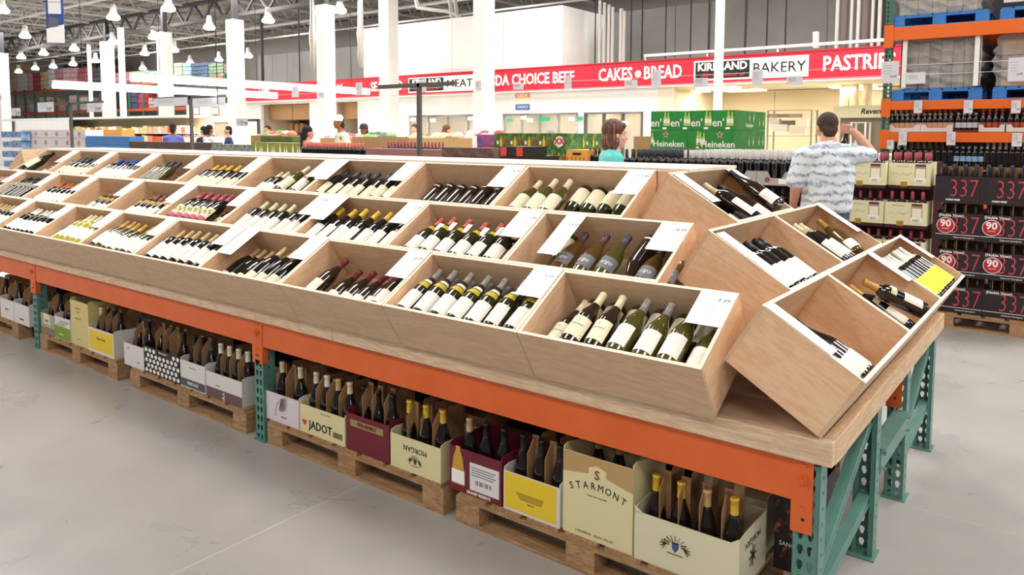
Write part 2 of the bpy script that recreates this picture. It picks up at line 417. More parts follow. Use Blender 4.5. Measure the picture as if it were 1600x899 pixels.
for yy in (.5, 1.1, 1.7): MB(org).box(-8.7, -.05, yy, yy+.04, ZT0+.002, ZT1-.031).obj('joist', PINE, top)
# stepped plywood supports hidden under the upper crates
TILT = .5457; CT, ST = cos(TILT), sin(TILT); CR, CD, CW = .3683, .2341, .7283
stand = empty('crate_support', (-1, 1, ZT1), 'plywood wedge support hidden under the tilted wine crates', 'support')
so = Vector((-1, 1, ZT1))
def wedge_y(x0, x1):
    # polygon in (y, z), extruded along x
    poly = [(.305, ZT1-.008), (.305, .93), (.90, 1.285), (.95, 1.285), (.95, ZT1-.008)]
    M = Matrix(((0, 0, 1, 0), (1, 0, 0, 0), (0, 1, 0, 0), (0, 0, 0, 1)))
    return MB(so).prism(poly, x0, x1, 0, M)
wedge_y(-8.0, -.70).obj('wedge_panel', PLYE, stand)
poly = [(-.42, ZT1-.008), (-.42, .89), (-.99, 1.23), (-1.06, 1.23), (-1.06, ZT1-.008)]
Mx = Matrix(((1, 0, 0, 0), (0, 0, -1, 0), (0, 1, 0, 0), (0, 0, 0, 1)))
MB(so).prism(poly, -1.62, -.98, 0, Mx).obj('wedge_panel', PLYE, stand)
MB(so).box(-8.0, -1.1, 1.1, 1.6, ZT1-.008, 1.28).obj('support_panel', PLYE, stand)

# ------------------------------------------------------------------ crates
def crate_parts():
    t = .013; W = CW-.002; d = {}
    d['front_panel'] = MB().box(.001, W, 0, t, -CD, 0)
    d['back_panel'] = MB().box(.001, W, CR-t, CR, -CD, 0)
    d['bottom_panel'] = MB().box(t+.001, W-t, t, CR-t, -CD, -CD+.01)
    d['side_panel'] = MB().box(.001, t+.001, t, CR-t, -CD, 0)
    d['side_panel_r'] = MB().box(W-t, W, t, CR-t, -CD, 0)
    out = []
    for k, m in d.items():
        # top faces carry the pale ply painted as lit from above
        for i, f in enumerate(m.f):
            zs = [m.v[j].z for j in f]
            if min(zs) > -1e-6: m.m[i] = 1
        out.append((k.replace('_r', '') if k == 'side_panel_r' else k, m.mesh(k, [PLYE if 'side' in k else PLY, RIM])))
    return out
CP = crate_parts()
KNOT = mat('dark knot', '#3a2a1e', .8)
def crate(M, label, group=None):
    e = empty('wine_crate', (0, 0, 0), label, 'crate', group, M)
    for k, me in CP: link(k, me, e)
    return e
def row_M(row, k):
    fy, fz, rx = {1: (-.1496, .956, -.3618), 2: (.1645, 1.148, -.673), 3: (.4797, 1.3405, -1.0025)}[row]
    return Matrix.Translation((rx-(k+1)*CW, fy, fz)) @ Matrix(((1, 0, 0), (0, CT, -ST), (0, ST, CT))).to_4x4()
def end_M(row, k):
    fx, fz, ey = {1: (.0825, .9620, .008), 2: (-.2315, 1.1482, .3104), 3: (-.5432, 1.3395, .6106)}[row]
    return Matrix.Translation((fx, ey+k*CW, fz)) @ Matrix(((0, -CT, ST), (1, 0, 0), (0, ST, CT))).to_4x4()
ROWN = {1: 'bottom', 2: 'middle', 3: 'top'}
ORD = ['first', 'second', 'third', 'fourth', 'fifth', 'sixth', 'seventh', 'eighth', 'ninth', 'tenth', 'eleventh', 'twelfth']
NK = {1: 9, 2: 10, 3: 9}
for r in (1, 2, 3):
    for k in range(NK[r]):
        crate(row_M(r, k), 'tilted birch plywood wine crate, %s from the right in the long %s row' % (ORD[k], ROWN[r]), 'crates of the long %s row' % ROWN[r])
for r in (1, 2, 3):
    for k in range(4-r):
        lab = 'tilted plywood wine crate on the right end, ' + (['nearest', 'middle one', 'farthest'][k] if r == 1 else (['nearer one', 'farther one'][k] if r == 2 else 'the single one')) + ' of the %s tier' % ROWN[r]
        crate(end_M(r, k), lab, 'crates on the right end')
# mirrored crate on the far left end of the top tier
ML = Matrix.Translation((-8.016, .61+CW, 1.3405)) @ Matrix(((0, CT, -ST), (-1, 0, 0), (0, ST, CT))).to_4x4()
crate(ML, 'tilted plywood crate closing the far left end of the top row', None)
# flat boards along the ridge behind the top row
rd = empty('ridge_shelf', (-4, .82, 1.51), 'pale plywood ridge board running behind the top row of crates', 'board')
for a in range(3):
    MB((-4, .82, 1.51)).box(-7.65+a*2.27, -7.65+(a+1)*2.27-.003, .80, 1.36, 1.525, 1.54).obj('ridge_panel', RIM, rd)
MB((-4, .82, 1.51)).box(-7.6, -.9, 1.35, 1.363, 1.30, 1.54).obj('ridge_back_panel', PLY, rd)

MB((-4, .82, 1.51)).box(-1.0, -.875, .80, .812, 1.2, 1.525).obj('ridge_filler_panel', PLYE, rd)

# ------------------------------------------------------------------ wine bottles
def glass(name, c, rough=.06): return mat(name, c, rough, coat=.6, spec=.6)
GL = {'dark': glass('near black wine glass', '#17120f'), 'brown': glass('dark brown wine glass', '#2a1a12'), 'green': glass('dark green wine glass', '#2a2b12'),
      'olive': glass('olive white wine glass', '#4f4a18'), 'yellow': glass('pale yellow wine glass', '#b8a93a'), 'amber': glass('golden wine glass', '#5d4214')}
CAPC = {'cream': '#e9dcb4', 'tan': '#cfae7c', 'grey': '#8d8580', 'dgrey': '#4b4a52', 'plum': '#5d4750', 'burgundy': '#8c3442', 'salmon': '#c0614f', 'yellow': '#e2b93c', 'gold': '#c99d4a',
        'brown': '#9c6a52', 'orange': '#c96a34', 'white': '#ece8dc', 'pink': '#dba89c', 'blue': '#2d4fa0', 'black': '#1f2224', 'rose': '#b84f60', 'green': '#26392c', 'blush': '#d98a88'}
LABC = {'cream': '#efe6c8', 'white': '#f3efe6', 'grey': '#77777c', 'yellow': '#e6e53a', 'floral': '#e7dcc0', 'gray2': '#9a9688', 'silver': '#b9b9b4'}
def capm(k): return mat('capsule '+k, CAPC[k], .32, .15)
def labm(k): return mat('paper label '+k, LABC[k], .6)
BORD = [(.034, 0), (.0375, .004), (.0378, .012), (.0378, .185), (.035, .203), (.026, .218), (.0165, .232), (.0145, .25), (.0142, .288), (.0155, .289), (.0155, .297), (.0135, .30)]
BURG = [(.037, 0), (.0405, .005), (.041, .014), (.0405, .15), (.037, .172), (.029, .197), (.021, .220), (.0158, .240), (.0145, .255), (.0142, .288), (.0155, .289), (.0155, .297), (.0135, .30)]
def rad(prof, z):
    for (r0, a), (r1, b) in zip(prof, prof[1:]):
        if a <= z <= b and b > a: return r0+(r1-r0)*(z-a)/(b-a)
    return prof[-1][0]
def shell(prof, z0, z1, a, eps=.0006, n=10, steps=None):
    zs = sorted(set([z0, z1]+[z for r, z in prof if z0 < z < z1]))
    return MB().lathe([(rad(prof, z)+eps, z) for z in zs], n, 0, None, True, -pi/2-a, -pi/2+a, False)
def wrap_text(body, size, m, r, zc, name='label_print', sx=1, shear=0, xoff=0):
    o = text(body, size, m, None, Matrix(), 0, shear, sx, name=name); me = o.data; bpy.data.objects.remove(o)
    for v in me.vertices:
        a = -pi/2+(v.co.x+xoff)/r; z = zc+v.co.y; v.co = ((r+.0013)*cos(a), (r+.0013)*sin(a), z)
    return me
# styles: shape, glass, capsule, capsule start, label colour, label span, label half-angle, extra
ST_ = {
 'cream_burg': ('g', 'brown', 'cream', .232, 'cream', (.035, .135), 1.15, 'starmont'),
 'grey_burg': ('g', 'olive', 'grey', .232, 'white', (.03, .13), 1.15, 'lines'),
 'grey_green': ('g', 'green', 'grey', .235, 'white', (.02, .125), 1.3, 'neckyellow'),
 'red_dark': ('g', 'brown', 'burgundy', .235, 'white', (.03, .11), 1.1, None),
 'gold_dark': ('g', 'dark', 'tan', .228, 'cream', (.02, .07), 1.2, None),
 'yellow_dark': ('g', 'dark', 'yellow', .235, 'white', (.01, .12), 1.2, 'lines'),
 'tan_white': ('b', 'dark', 'tan', .225, 'white', (.03, .15), 1.3, 'lines'),
 'green_white': ('g', 'olive', 'gold', .23, 'white', (.03, .15), 1.25, None),
 'clear_white': ('b', 'yellow', 'cream', .225, 'white', (.04, .15), 1.2, None),
 'pinkcap': ('b', 'dark', 'pink', .225, 'white', (.03, .14), 1.2, None),
 'whitecap': ('b', 'dark', 'white', .225, 'white', (.03, .14), 1.2, None),
 'logo': ('g', 'amber', 'plum', .235, 'grey', (.055, .125), 1.25, 'logo'),
 'logo_grey': ('g', 'olive', 'dgrey', .232, 'grey', (.055, .125), 1.25, 'logo'),
 'salmon': ('g', 'green', 'salmon', .235, 'white', (.03, .12), 1.2, 'necktag'),
 'cream_dark': ('b', 'dark', 'cream', .225, 'white', (.03, .14), 1.2, None),
 'floral': ('g', 'dark', 'rose', .235, 'floral', (.025, .125), 1.4, 'floral'),
 'browncap': ('b', 'brown', 'brown', .225, 'white', (.03, .12), 1.1, 'neckgold'),
 'orangecap': ('b', 'dark', 'orange', .225, 'white', (.03, .14), 1.2, None),
 'striped': ('b', 'dark', 'black', .225, 'gray2', (.14, .19), 1.3, 'stripes'),
 'cream_olive': ('g', 'olive', 'cream', .228, 'cream', (.03, .14), 1.25, 'lines'),
 'flip_cream': ('g', 'green', 'cream', .228, 'cream', (.03, .14), 1.4, None),
 'plain_brown': ('g', 'brown', 'black', .25, 'white', (.02, .03), .5, None),
 'slate': ('b', 'dark', 'dgrey', .225, 'cream', (.03, .13), 1.2, None),
 'yellow_cream': ('b', 'dark', 'yellow', .225, 'cream', (.02, .12), 1.2, None),
 'grey_olive': ('b', 'olive', 'dgrey', .225, 'gray2', (.03, .13), 1.3, None),
 'bluecap': ('b', 'dark', 'blue', .23, 'white', (.03, .14), 1.2, None),
 'magnum': ('g', 'green', 'black', .23, 'cream', (.04, .15), 1.3, None),
 'greencap': ('g', 'olive', 'green', .235, 'white', (.03, .14), 1.2, None),
 'burg_white': ('g', 'brown', 'black', .225, 'white', (.02, .10), 1.3, None),
 'black_white': ('b', 'dark', 'black', .24, 'white', (.02, .13), 1.4, None),
 'goldneck': ('b', 'dark', 'gold', .235, 'white', (.035, .125), 1.25, 'neckcream'),
 'yellow_label': ('b', 'dark', 'white', .215, 'yellow', (.015, .12), 1.5, None),
 'gold_bottle': ('g', 'amber', 'gold', .225, 'white', (.02, .08), 1.1, None),
}
PROTO = {}
def bottle_parts(style):
    if style in PROTO: return PROTO[style]
    sh, g, c, cz, lb, (l0, l1), la, ex = ST_[style]; pr = BURG if sh == 'g' else BORD
    n = 12; out = []
    body = [(r, z) for r, z in pr if z <= .26]
    out.append(('glass', MB().lathe(body+[(rad(pr, .262), .262)], n).mesh('glass', [GL[g]])))
    zs = sorted(set([cz]+[z for r, z in pr if z > cz]))
    out.append(('capsule', MB().lathe([(rad(pr, z)+.0008, z) for z in zs], n).mesh('capsule', [capm(c)])))
    out.append(('label', shell(pr, l0, l1, la).mesh('label', [labm(lb)])))
    r = pr[3][0]
    if ex == 'starmont':
        out.append(('label_print', wrap_text('STARMONT', .0105, BLACK, r, .092)))
        out.append(('label_print', wrap_text('S', .017, mat('rust print', '#9a4630', .6), r, .113)))
    if ex == 'lines':
        for zz in (.095, .082): out.append(('label_print', wrap_text('— — —', .012, INK, r, zz)))
    if ex in ('neckyellow', 'neckgold', 'neckcream'):
        c2 = {'neckyellow': '#c8b52e', 'neckgold': '#c79a2c', 'neckcream': '#d9d3ae'}[ex]
        out.append(('shoulder_label', shell(pr, .162, .19, 1.2).mesh('shoulder_label', [mat(ex, c2, .5)])))
        if ex == 'neckyellow': out.append(('neck_label', shell(pr, .195, .212, 1.3).mesh('neck_label', [labm('white')])))
    if ex == 'logo':
        out.append(('label_print', wrap_text('ergo', .030, WHITE, r, .092, shear=.25)))
    if ex == 'necktag':
        out.append(('neck_label', shell(pr, .195, .222, 1.3).mesh('neck_label', [mat('neckyellow', '#c8a52e', .5)])))
        m = MB().box(.016, .045, -.014, -.013, .20, .262); out.append(('neck_tag', m.mesh('neck_tag', [labm('white')])))
    if ex == 'floral':
        out.append(('label_band', shell(pr, .008, .04, 1.5, .0012).mesh('label_band', [mat('pink band', '#cf5a70', .5)])))
        m = MB()
        for i in range(9):
            a = -pi/2-1.0+i*.25; zz = .07+.03*((i*5) % 3)/2
            m.sphere(((r+.0002)*cos(a), (r+.0002)*sin(a), zz), .0075, 6, 0, 1, 1, 1.3)
        out.append(('label_print', m.mesh('label_print', [mat('leaf print', '#a9b46a', .6)])))
    if ex == 'stripes':
        m = MB()
        for i in range(3):
            a = -pi/2-.5+i*.5; s = .0045
            m.add([((r+.001)*cos(a-.08), (r+.001)*sin(a-.08), .01), ((r+.001)*cos(a+.08), (r+.001)*sin(a+.08), .01), ((r+.001)*cos(a+.08), (r+.001)*sin(a+.08), .13), ((r+.001)*cos(a-.08), (r+.001)*sin(a-.08), .13)], [(0, 1, 2, 3)])
        out.append(('label_stripes', m.mesh('label_stripes', [labm('white')])))
    PROTO[style] = out; return out
def bottle(style, M, label, group=None, name='wine_bottle'):
    e = empty(name, (0, 0, 0), label, 'bottle', group, M)
    for k, me in bottle_parts(style): link(k, me, e)
    return e
# a bottle in a crate: base towards the front rim, neck up the slope, label out of the opening
def in_crate(CM, style, x, s0, dep, label, group, flip=False, lean=0, roll=0, sc_=1, yaw=0, below=False):
    A = Matrix(((1, 0, 0), (0, 0, 1), (0, -1, 0))).to_4x4()   # bottle z -> crate y, bottle -y -> crate z
    L = Matrix.Translation((x, s0, -dep)) @ Matrix.Rotation(lean, 4, 'X') @ Matrix.Rotation(yaw, 4, 'Z') @ A
    if flip: L = Matrix.Translation((x, s0+.30, -dep)) @ Matrix.Rotation(lean, 4, 'X') @ Matrix.Rotation(pi, 4, 'Z') @ A
    return bottle(style, CM @ L @ Matrix.Rotation(roll, 4, 'Z') @ Matrix.Scale(sc_, 4), label, group)
DESC = {
 'cream_burg': 'dark bottle with cream capsule and cream arched-print label', 'grey_burg': 'olive bottle with grey capsule and white label', 'grey_green': 'green bottle with grey capsule and yellow shoulder label',
 'red_dark': 'dark bottle with burgundy capsule', 'gold_dark': 'near-black bottle with tan capsule', 'yellow_dark': 'dark bottle with bright yellow capsule', 'tan_white': 'dark bottle with tan capsule, tall white label',
 'green_white': 'olive bottle with gold capsule, white label', 'clear_white': 'pale yellow bottle with cream capsule', 'pinkcap': 'dark bottle with pale pink capsule', 'whitecap': 'dark bottle with white capsule',
 'logo': 'golden bottle with plum capsule, grey label', 'logo_grey': 'olive bottle with slate capsule, grey label', 'salmon': 'green bottle with salmon capsule and neck tag', 'cream_dark': 'dark bottle with cream capsule',
 'floral': 'dark bottle with rose capsule, flowery label', 'browncap': 'brown bottle with copper capsule', 'orangecap': 'dark bottle with orange capsule', 'striped': 'black bottle with white stripes',
 'cream_olive': 'olive bottle with cream capsule', 'flip_cream': 'upturned green bottle with cream label', 'plain_brown': 'unlabelled brown bottle', 'slate': 'dark bottle with slate capsule, cream label',
 'yellow_cream': 'dark bottle with yellow capsule, cream label', 'grey_olive': 'olive bottle with dark grey capsule', 'bluecap': 'dark bottle with blue capsule', 'magnum': 'large bottle with cream label',
 'greencap': 'olive bottle with green capsule', 'burg_white': 'brown bottle with black capsule', 'black_white': 'black bottle with white label', 'goldneck': 'black bottle with gold neck',
 'yellow_label': 'dark bottle with white capsule and yellow label', 'gold_bottle': 'golden bottle with copper capsule'}
def crate_name(r, k, end=False):
    if end: return 'end crate '+{(1, 0): 'nearest the corner', (1, 1): 'beside the yellow labels', (1, 2): 'farthest right', (2, 0): 'of middle tier, nearer', (2, 1): 'of middle tier, farther', (3, 0): 'of top tier'}[(r, k)]
    return '%s crate of the %s row' % (ORD[k], ROWN[r])
# fills: (style, number, first x, pitch, base slope position, depth of the axis, flags)
FILL = {
 (1, 0): [('cream_burg', 1, .095, .098, .012, .105, ''), ('cream_burg', 2, .19, .098, .020, .058, ''), ('grey_burg', 3, .385, .098, .016, .055, ''), ('grey_burg', 1, .668, .098, .0, .085, ''), ('flip_cream', 6, .135, .096, .030, .135, 'f')],
 (1, 1): [('grey_green', 7, .070, .097, .018, .055, ''), ('grey_green', 6, .118, .097, .045, .130, '')],
 (1, 2): [('red_dark', 1, .10, .1, .03, .10, ''), ('red_dark', 5, .20, .092, .02, .150, ''), ('red_dark', 1, .60, .1, .02, .085, '')],
 (1, 3): [('gold_dark', 5, .07, .075, .02, .12, ''), ('gold_dark', 4, .36, .098, .02, .075, '')],
 (1, 4): [('tan_white', 7, .085, .092, .02, .052, ''), ('whitecap', 1, .69, .1, .02, .09, '')],
 (1, 5): [('green_white', 2, .09, .09, .02, .045, ''), ('green_white', 6, .25, .083, .018, .058, '')],
 (1, 6): [('pinkcap', 3, .07, .075, .02, .10, ''), ('clear_white', 6, .28, .080, .018, .048, '')],
 (1, 7): [('whitecap', 8, .07, .083, .02, .055, '')],
 (1, 8): [('tan_white', 8, .07, .083, .02, .06, '')],
 (2, 0): [('logo', 1, .225, .1, .02, .075, ''), ('logo', 1, .33, .1, .015, .072, ''), ('logo_grey', 1, .435, .1, .01, .070, ''), ('plain_brown', 1, .54, .1, .02, .08, 'f'), ('logo', 2, .61, .09, .012, .085, ''), ('cream_olive', 1, .125, .1, .03, .13, 'f')],
 (2, 1): [('salmon', 6, .10, .098, .012, .062, ''), ('slate', 2, .62, .07, .02, .11, '')],
 (2, 2): [('yellow_dark', 7, .075, .097, .015, .060, '')],
 (2, 3): [('cream_dark', 7, .085, .092, .02, .075, '')],
 (2, 4): [('floral', 5, .10, .088, .022, .045, ''), ('floral', 3, .50, .08, .02, .12, '')],
 (2, 5): [('browncap', 6, .12, .085, .02, .095, ''), ('cream_dark', 1, .64, .08, .02, .06, '')],
 (2, 6): [('browncap', 5, .22, .085, .02, .11, ''), ('cream_dark', 1, .655, .08, .02, .09, '')],
 (2, 7): [('orangecap', 7, .08, .09, .02, .07, '')],
 (2, 8): [('striped', 8, .07, .082, .02, .05, '')],
 (2, 9): [('pinkcap', 6, .12, .09, .02, .06, '')],
 (3, 0): [('cream_olive', 3, .09, .093, .018, .062, ''), ('flip_cream', 5, .335, .087, .035, .125, 'f')],
 (3, 1): [('plain_brown', 7, .09, .088, .02, .145, 'f')],
 (3, 2): [('slate', 7, .075, .095, .02, .065, '')],
 (3, 3): [('cream_dark', 4, .10, .085, .02, .10, ''), ('cream_olive', 1, .42, .1, .02, .045, ''), ('greencap', 1, .57, .1, .02, .05, ''), ('slate', 1, .66, .1, .02, .12, '')],
 (3, 4): [('yellow_cream', 7, .07, .095, .02, .068, '')],
 (3, 5): [('grey_olive', 3, .12, .085, .02, .06, ''), ('grey_olive', 4, .38, .085, .02, .14, '')],
 (3, 6): [('bluecap', 7, .09, .09, .02, .065, '')],
 (3, 7): [('slate', 8, .07, .084, .02, .06, '')],
 (3, 8): [('magnum', 1, .12, .1, .02, .03, 'm'), ('slate', 5, .28, .085, .02, .12, '')],
}
EFILL = {
 (1, 0): [('burg_white', 4, .14, .078, .010, .110, 's')],
 (1, 1): [('goldneck', 1, .555, .09, .020, .050, 'Y'), ('goldneck', 1, .47, .09, .015, .128, '')],
 (1, 2): [('yellow_label', 7, .065, .079, .014, .038, '')],
 (2, 0): [('black_white', 6, .065, .077, .012, .062, 'sz')],
 (2, 1): [('cream_dark', 2, .36, .085, .035, .085, ''), ('gold_bottle', 1, .50, .09, .04, .060, 'Z')],
 (3, 0): [('black_white', 6, .08, .077, .01, .115, 's'), ('cream_dark', 1, .365, .09, .02, .050, ''), ('burg_white', 1, .49, .09, .0, .055, ''), ('burg_white', 1, .585, .09, .03, .005, 'z')],
}
def word(i, n):
    if n == 1: return 'the single'
    if i == 0: return 'leftmost'
    if i == n-1: return 'rightmost'
    return ORD[i]+' from left'
def fill(CM, key, groups, end):
    cn = crate_name(*key, end=end)
    tot = {}
    for g in groups: tot[g[0]] = tot.get(g[0], 0)+g[1]
    seen = {}
    for style, n, x0, pit, s0, dep, fl in groups:
        for i in range(n):
            j = seen.get(style, 0); seen[style] = j+1
            nm = word(j, tot[style])
            lab = '%s, %s in the %s' % (DESC[style], nm, cn)
            ws = lab.split()
            if len(ws) > 16:
                lab = '%s, %s, %s' % (DESC[style], nm, cn); ws = lab.split()
            if len(ws) > 16:
                lab = ' '.join([w_ for w_ in ws if w_ not in ('and', 'the', 'of')])
            scale = 1.22 if 'm' in fl else (.97 if 's' in fl else 1)
            in_crate(CM, style, x0+i*pit+random.uniform(-.003, .003), s0+random.uniform(0, .008), dep+random.uniform(-.004, .004), lab,
                     'bottles in the '+cn, 'f' in fl, random.uniform(-.02, .02), random.uniform(-.25, .25), scale, {'Y': .6, 'Z': -.5}.get(fl) or (-.13 if 'z' in fl else random.uniform(-.03, .03)))
for (r, k), g in FILL.items(): fill(row_M(r, k), (r, k), g, False)
for (r, k), g in EFILL.items(): fill(end_M(r, k), (r, k), g, True)

# ------------------------------------------------------------------ price sheets lying over the crate rims
PR = mat('faint grey price print', '#6f6f72', .6)
sheet_me = {}
def sheet(CM, x0, x1, s0, s1, price, label, n=8):
    M = CM @ Matrix.Translation((x0, s0, .0015)) @ Matrix.Rotation(random.uniform(.0, .004), 4, 'X')
    e = empty('price_sheet', (0, 0, 0), label, 'price sign', 'price sheets on the crate rims', M)
    W, H = x1-x0, s1-s0
    MB().box(0, W, 0, H, 0, .0012).obj('sheet', PAPER, e)
    m = MB()
    for i in range(n):
        y = H*.58-i*H*.055; m.box(W*.12, W*(.6+.25*((i*7) % 3)/3), y, y+.0016, .0013, .0016)
    m.box(W*.3, W*.6, H*.90, H*.90+.004, .0013, .0016)
    m.obj('small_print', mat('very faint print', '#c9c9cc', .6), e)
    if price: text(price, .026, PR, e, Matrix.Translation((W*.72, H*.72, .0014)), .0002, .2, 1, name='price_print')
    return e
PRICES = {(1, 0): '9.99', (1, 1): '9.99', (1, 2): '10.99', (2, 0): '14.99', (2, 1): '11.99', (2, 2): '12.99', (3, 0): '17.99', (3, 1): '18.99', (2, 3): '8.99'}
for r in (1, 2, 3):
    for k in range(NK[r]):
        if (r, k) in ((1, 2),): pass
        CM = row_M(r, k)
        x0, x1 = CW-.135, CW-.004
        if (r, k) == (1, 0): x0, x1 = CW-.135, CW-.004
        s0 = .175 if r == 1 else .15
        sheet(CM, x0, x1, s0+random.uniform(0, .03), CR-.004, PRICES.get((r, k)), 'white price sheet on the right rim of the %s' % crate_name(r, k))
        if (r, k) in ((2, 0), (3, 2), (2, 4), (1, 3), (2, 2)):
            xx = {(2, 0): .13, (3, 2): -.03, (2, 4): -.10, (1, 3): .02, (2, 2): -.0}[(r, k)]
            sheet(CM, xx, xx+(.10 if (r, k) == (2, 0) else .12), .08 if (r, k) == (2, 0) else .14, CR-.004, '19.97' if (r, k) == (2, 0) else None, 'second price sheet, on the left side of the %s' % crate_name(r, k))
for (r, k), (x0, x1, s0, s1) in {(1, 0): (.004, .075, .12, CR-.01), (1, 1): (CW-.085, CW-.0, .15, CR), (1, 2): (CW-.085, CW-.01, .17, CR), (2, 0): (.01, .09, .12, CR-.03), (2, 1): (CW-.09, CW-.01, .12, CR), (3, 0): (.02, .11, .14, CR-.02)}.items():
    sheet(end_M(r, k), x0, x1, s0, s1, None, 'white price sheet on the rim of the %s' % crate_name(r, k, True), 6)
sheet(end_M(3, 0), CW-.12, CW-.01, .15, CR, None, 'white price sheet on the far rim of the top end crate', 6)

# ------------------------------------------------------------------ pallets, cartons and bottles under the tabletop
def board(m, x0, x1, y0, y1, z0, z1): return m.box(x0, x1, y0, y1, z0, z1)
pm = {}
def pallet(x0, x1, y0, y1, label, mats=(PALLET, PALLETY), group=None, nb=7, h=.135, z=0):
    e = empty('wooden_pallet' if mats[0] is PALLET else 'pallet', ((x0+x1)/2, (y0+y1)/2, z), label, 'pallet', group)
    W, D = x1-x0, y1-y0
    key = (round(W, 2), round(D, 2), mats[0].name)
    if key not in pm:
        t = .016; bw = W/nb*.82
        pm[key] = dict(top=MB().box(-bw/2, bw/2, -D/2, D/2, 0, t).mesh('deck_board', [mats[1]]), st=MB().box(-W/2, W/2, -.05, .05, 0, .018).mesh('stringer_board', [mats[0]]),
                       bl=MB().box(-.065, .065, -.05, .05, 0, h-.018-2*t).mesh('block', [mats[0]]), bot=MB().box(-W/2, W/2, -.05, .05, 0, t).mesh('bottom_board', [mats[0]]))
    q = pm[key]; t = .016
    for i in range(nb): link('deck_board', q['top'], e, (-W/2+W*(i+.5)/nb, random.uniform(-.004, .004), h-t))
    for yy in (-D/2+.05, 0, D/2-.05):
        link('stringer_board', q['st'], e, (0, yy, h-t-.018)); link('bottom_board', q['bot'], e, (0, yy, 0))
        for xx in (-W/2+.065, 0, W/2-.065): link('block', q['bl'], e, (xx, yy, t))
    return e
PZ = .135
PAL = [(-7.55, -6.32), (-5.895, -4.64), (-4.46, -3.13), (-2.93, -1.63), (-1.555, -.28)]
PN = ['leftmost wooden pallet on the floor, cut off by the frame', 'wooden pallet under yellow and green cartons, left bay', 'wooden pallet under the dotted carton, left of the middle post', 'wooden pallet under cream and burgundy cartons, right of the middle post', 'nearest wooden pallet, under the tall cream carton']
for (a, b_), n in zip(PAL, PN): pallet(a, b_, .035, 1.03, n)

def carton(x0, x1, y0, d, hf, hb, face, print_fn=None, label='', side=None, inner=KRAFT, z=PZ, dividers=0, dh=.13, low=None, group=None, name='wine_carton'):
    """open shipping carton; the front is cut down to hf, the back is hb high, the sides slope between them"""
    e = empty(name, ((x0+x1)/2, y0, z), label, 'carton', group); W = x1-x0; t = .004
    side = side or face
    MB().box(-W/2, W/2, 0, t, 0, hf).obj('front_panel', face, e)
    if hb-hf > .02:
        # curved dip of the cut edge at the two front corners
        for sx in (-1, 1):
            MB().prism([(0, hf-.002), (.035, hf-.002), (0, hf+.022)] if sx < 0 else [(0, hf-.002), (-.035, hf-.002), (0, hf+.022)], 0, t, 0, Matrix.Translation((sx*W/2, t, 0)) @ Matrix.Rotation(pi/2, 4, 'X')).obj('corner_flap', face, e)
    MB().box(-W/2, W/2, d-t, d, 0, hb).obj('back_panel', side, e)
    prof = [(t, 0), (d-t, 0), (d-t, hb), (d*.45, hb), (d*.12, hf+.02), (t, hf+.012)]
    MX = Matrix(((0, 0, 1, 0), (1, 0, 0, 0), (0, 1, 0, 0), (0, 0, 0, 1)))
    MB().prism(prof, -W/2, -W/2+t, 0, MX).obj('side_panel', side, e); MB().prism(prof, W/2-t, W/2, 0, MX).obj('side_panel', side, e)
    MB().box(-W/2+t, W/2-t, t, d-t, 0, .003).obj('bottom_panel', inner, e)
    for i in range(dividers):
        x = -W/2+W*(i+1)/(dividers+1); a = hf+dh
        yy0 = .03+random.uniform(0, .012)
        # pointed partition sheets standing between the bottles
        pr = [(yy0, .01), (d-.02, .01), (d-.02, a), (d*.55, a+.005), (d*.5, a-.03), (d*.42, a), (yy0+.04, a), (yy0, a-.05)]
        MB().prism(pr, x-.0015, x+.0015, 0, MX).obj('divider', KRAFT, e)
        MB().box(x-.014, x+.020, yy0+.055, yy0+.058, hf-.04, a+.012).obj('divider_flap', KRAFT, e)
    if print_fn: print_fn(e, W, hf)
    return e
def P_(e, W, txt, x, z, size, m, y=-.0008, roll=0, sx=1, shear=0, bold=0, name='lettering', space=1):
    return text(txt, size, m, e, FRONT(x, y, z, 0, roll), .0006, shear, sx, bold=bold, name=name, space=space)
def bars(e, x0, x1, z0, z1, m=BLACK, n=14, y=-.001, name='barcode', back=None):
    k = MB(); wd = (x1-x0)/n
    for i in range(n):
        if i % 5 != 3: k.box(x0+i*wd, x0+i*wd+wd*(.25+.4*((i*7) % 3)/3), y-.0005, y, z0, z1)
    if back: MB().box(x0-.006, x1+.006, y, y+.0008, z0-.006, z1+.006).obj('sticker', back, e)
    return k.obj(name, m, e)
def patch(e, x0, x1, z0, z1, m, y=-.0007, name='printed_panel'): return MB().box(x0, x1, y, 0, z0, z1).obj(name, m, e)
def disc(e, x, z, r, m, y=-.001, n=20, sx=1, name='printed_disc', yb=0):
    pts = [(r*sx*cos(2*pi*i/n), r*sin(2*pi*i/n)) for i in range(n)]
    return MB().prism(pts, 0, abs(y-yb), 0, FRONT(x, yb, z)).obj(name, m, e)
YEL = mat('yellow carton print', '#e8c832', .5); MAROON = mat('burgundy carton', '#6e1c2d', .5); WHITEC = mat('white carton', '#dcd8d4', .6); OLIVEG = mat('green carton print', '#7d9a2a', .6)
GOLDP = mat('dull gold print', '#9b8a55', .5); CREAM2 = mat('pale cream carton', '#d9d3b4', .6); TANC = mat('tan carton top', '#b99764', .6); YELD = mat('dark yellow carton', '#d4c486', .6); REDP = mat('red print', '#c0392b', .5)
VIG = mat('crest print', '#3a3632', .6); BLUEP = mat('blue print', '#3e5ca0', .6); BLUSHC = mat('pinkish white carton', '#d9ced2', .6)
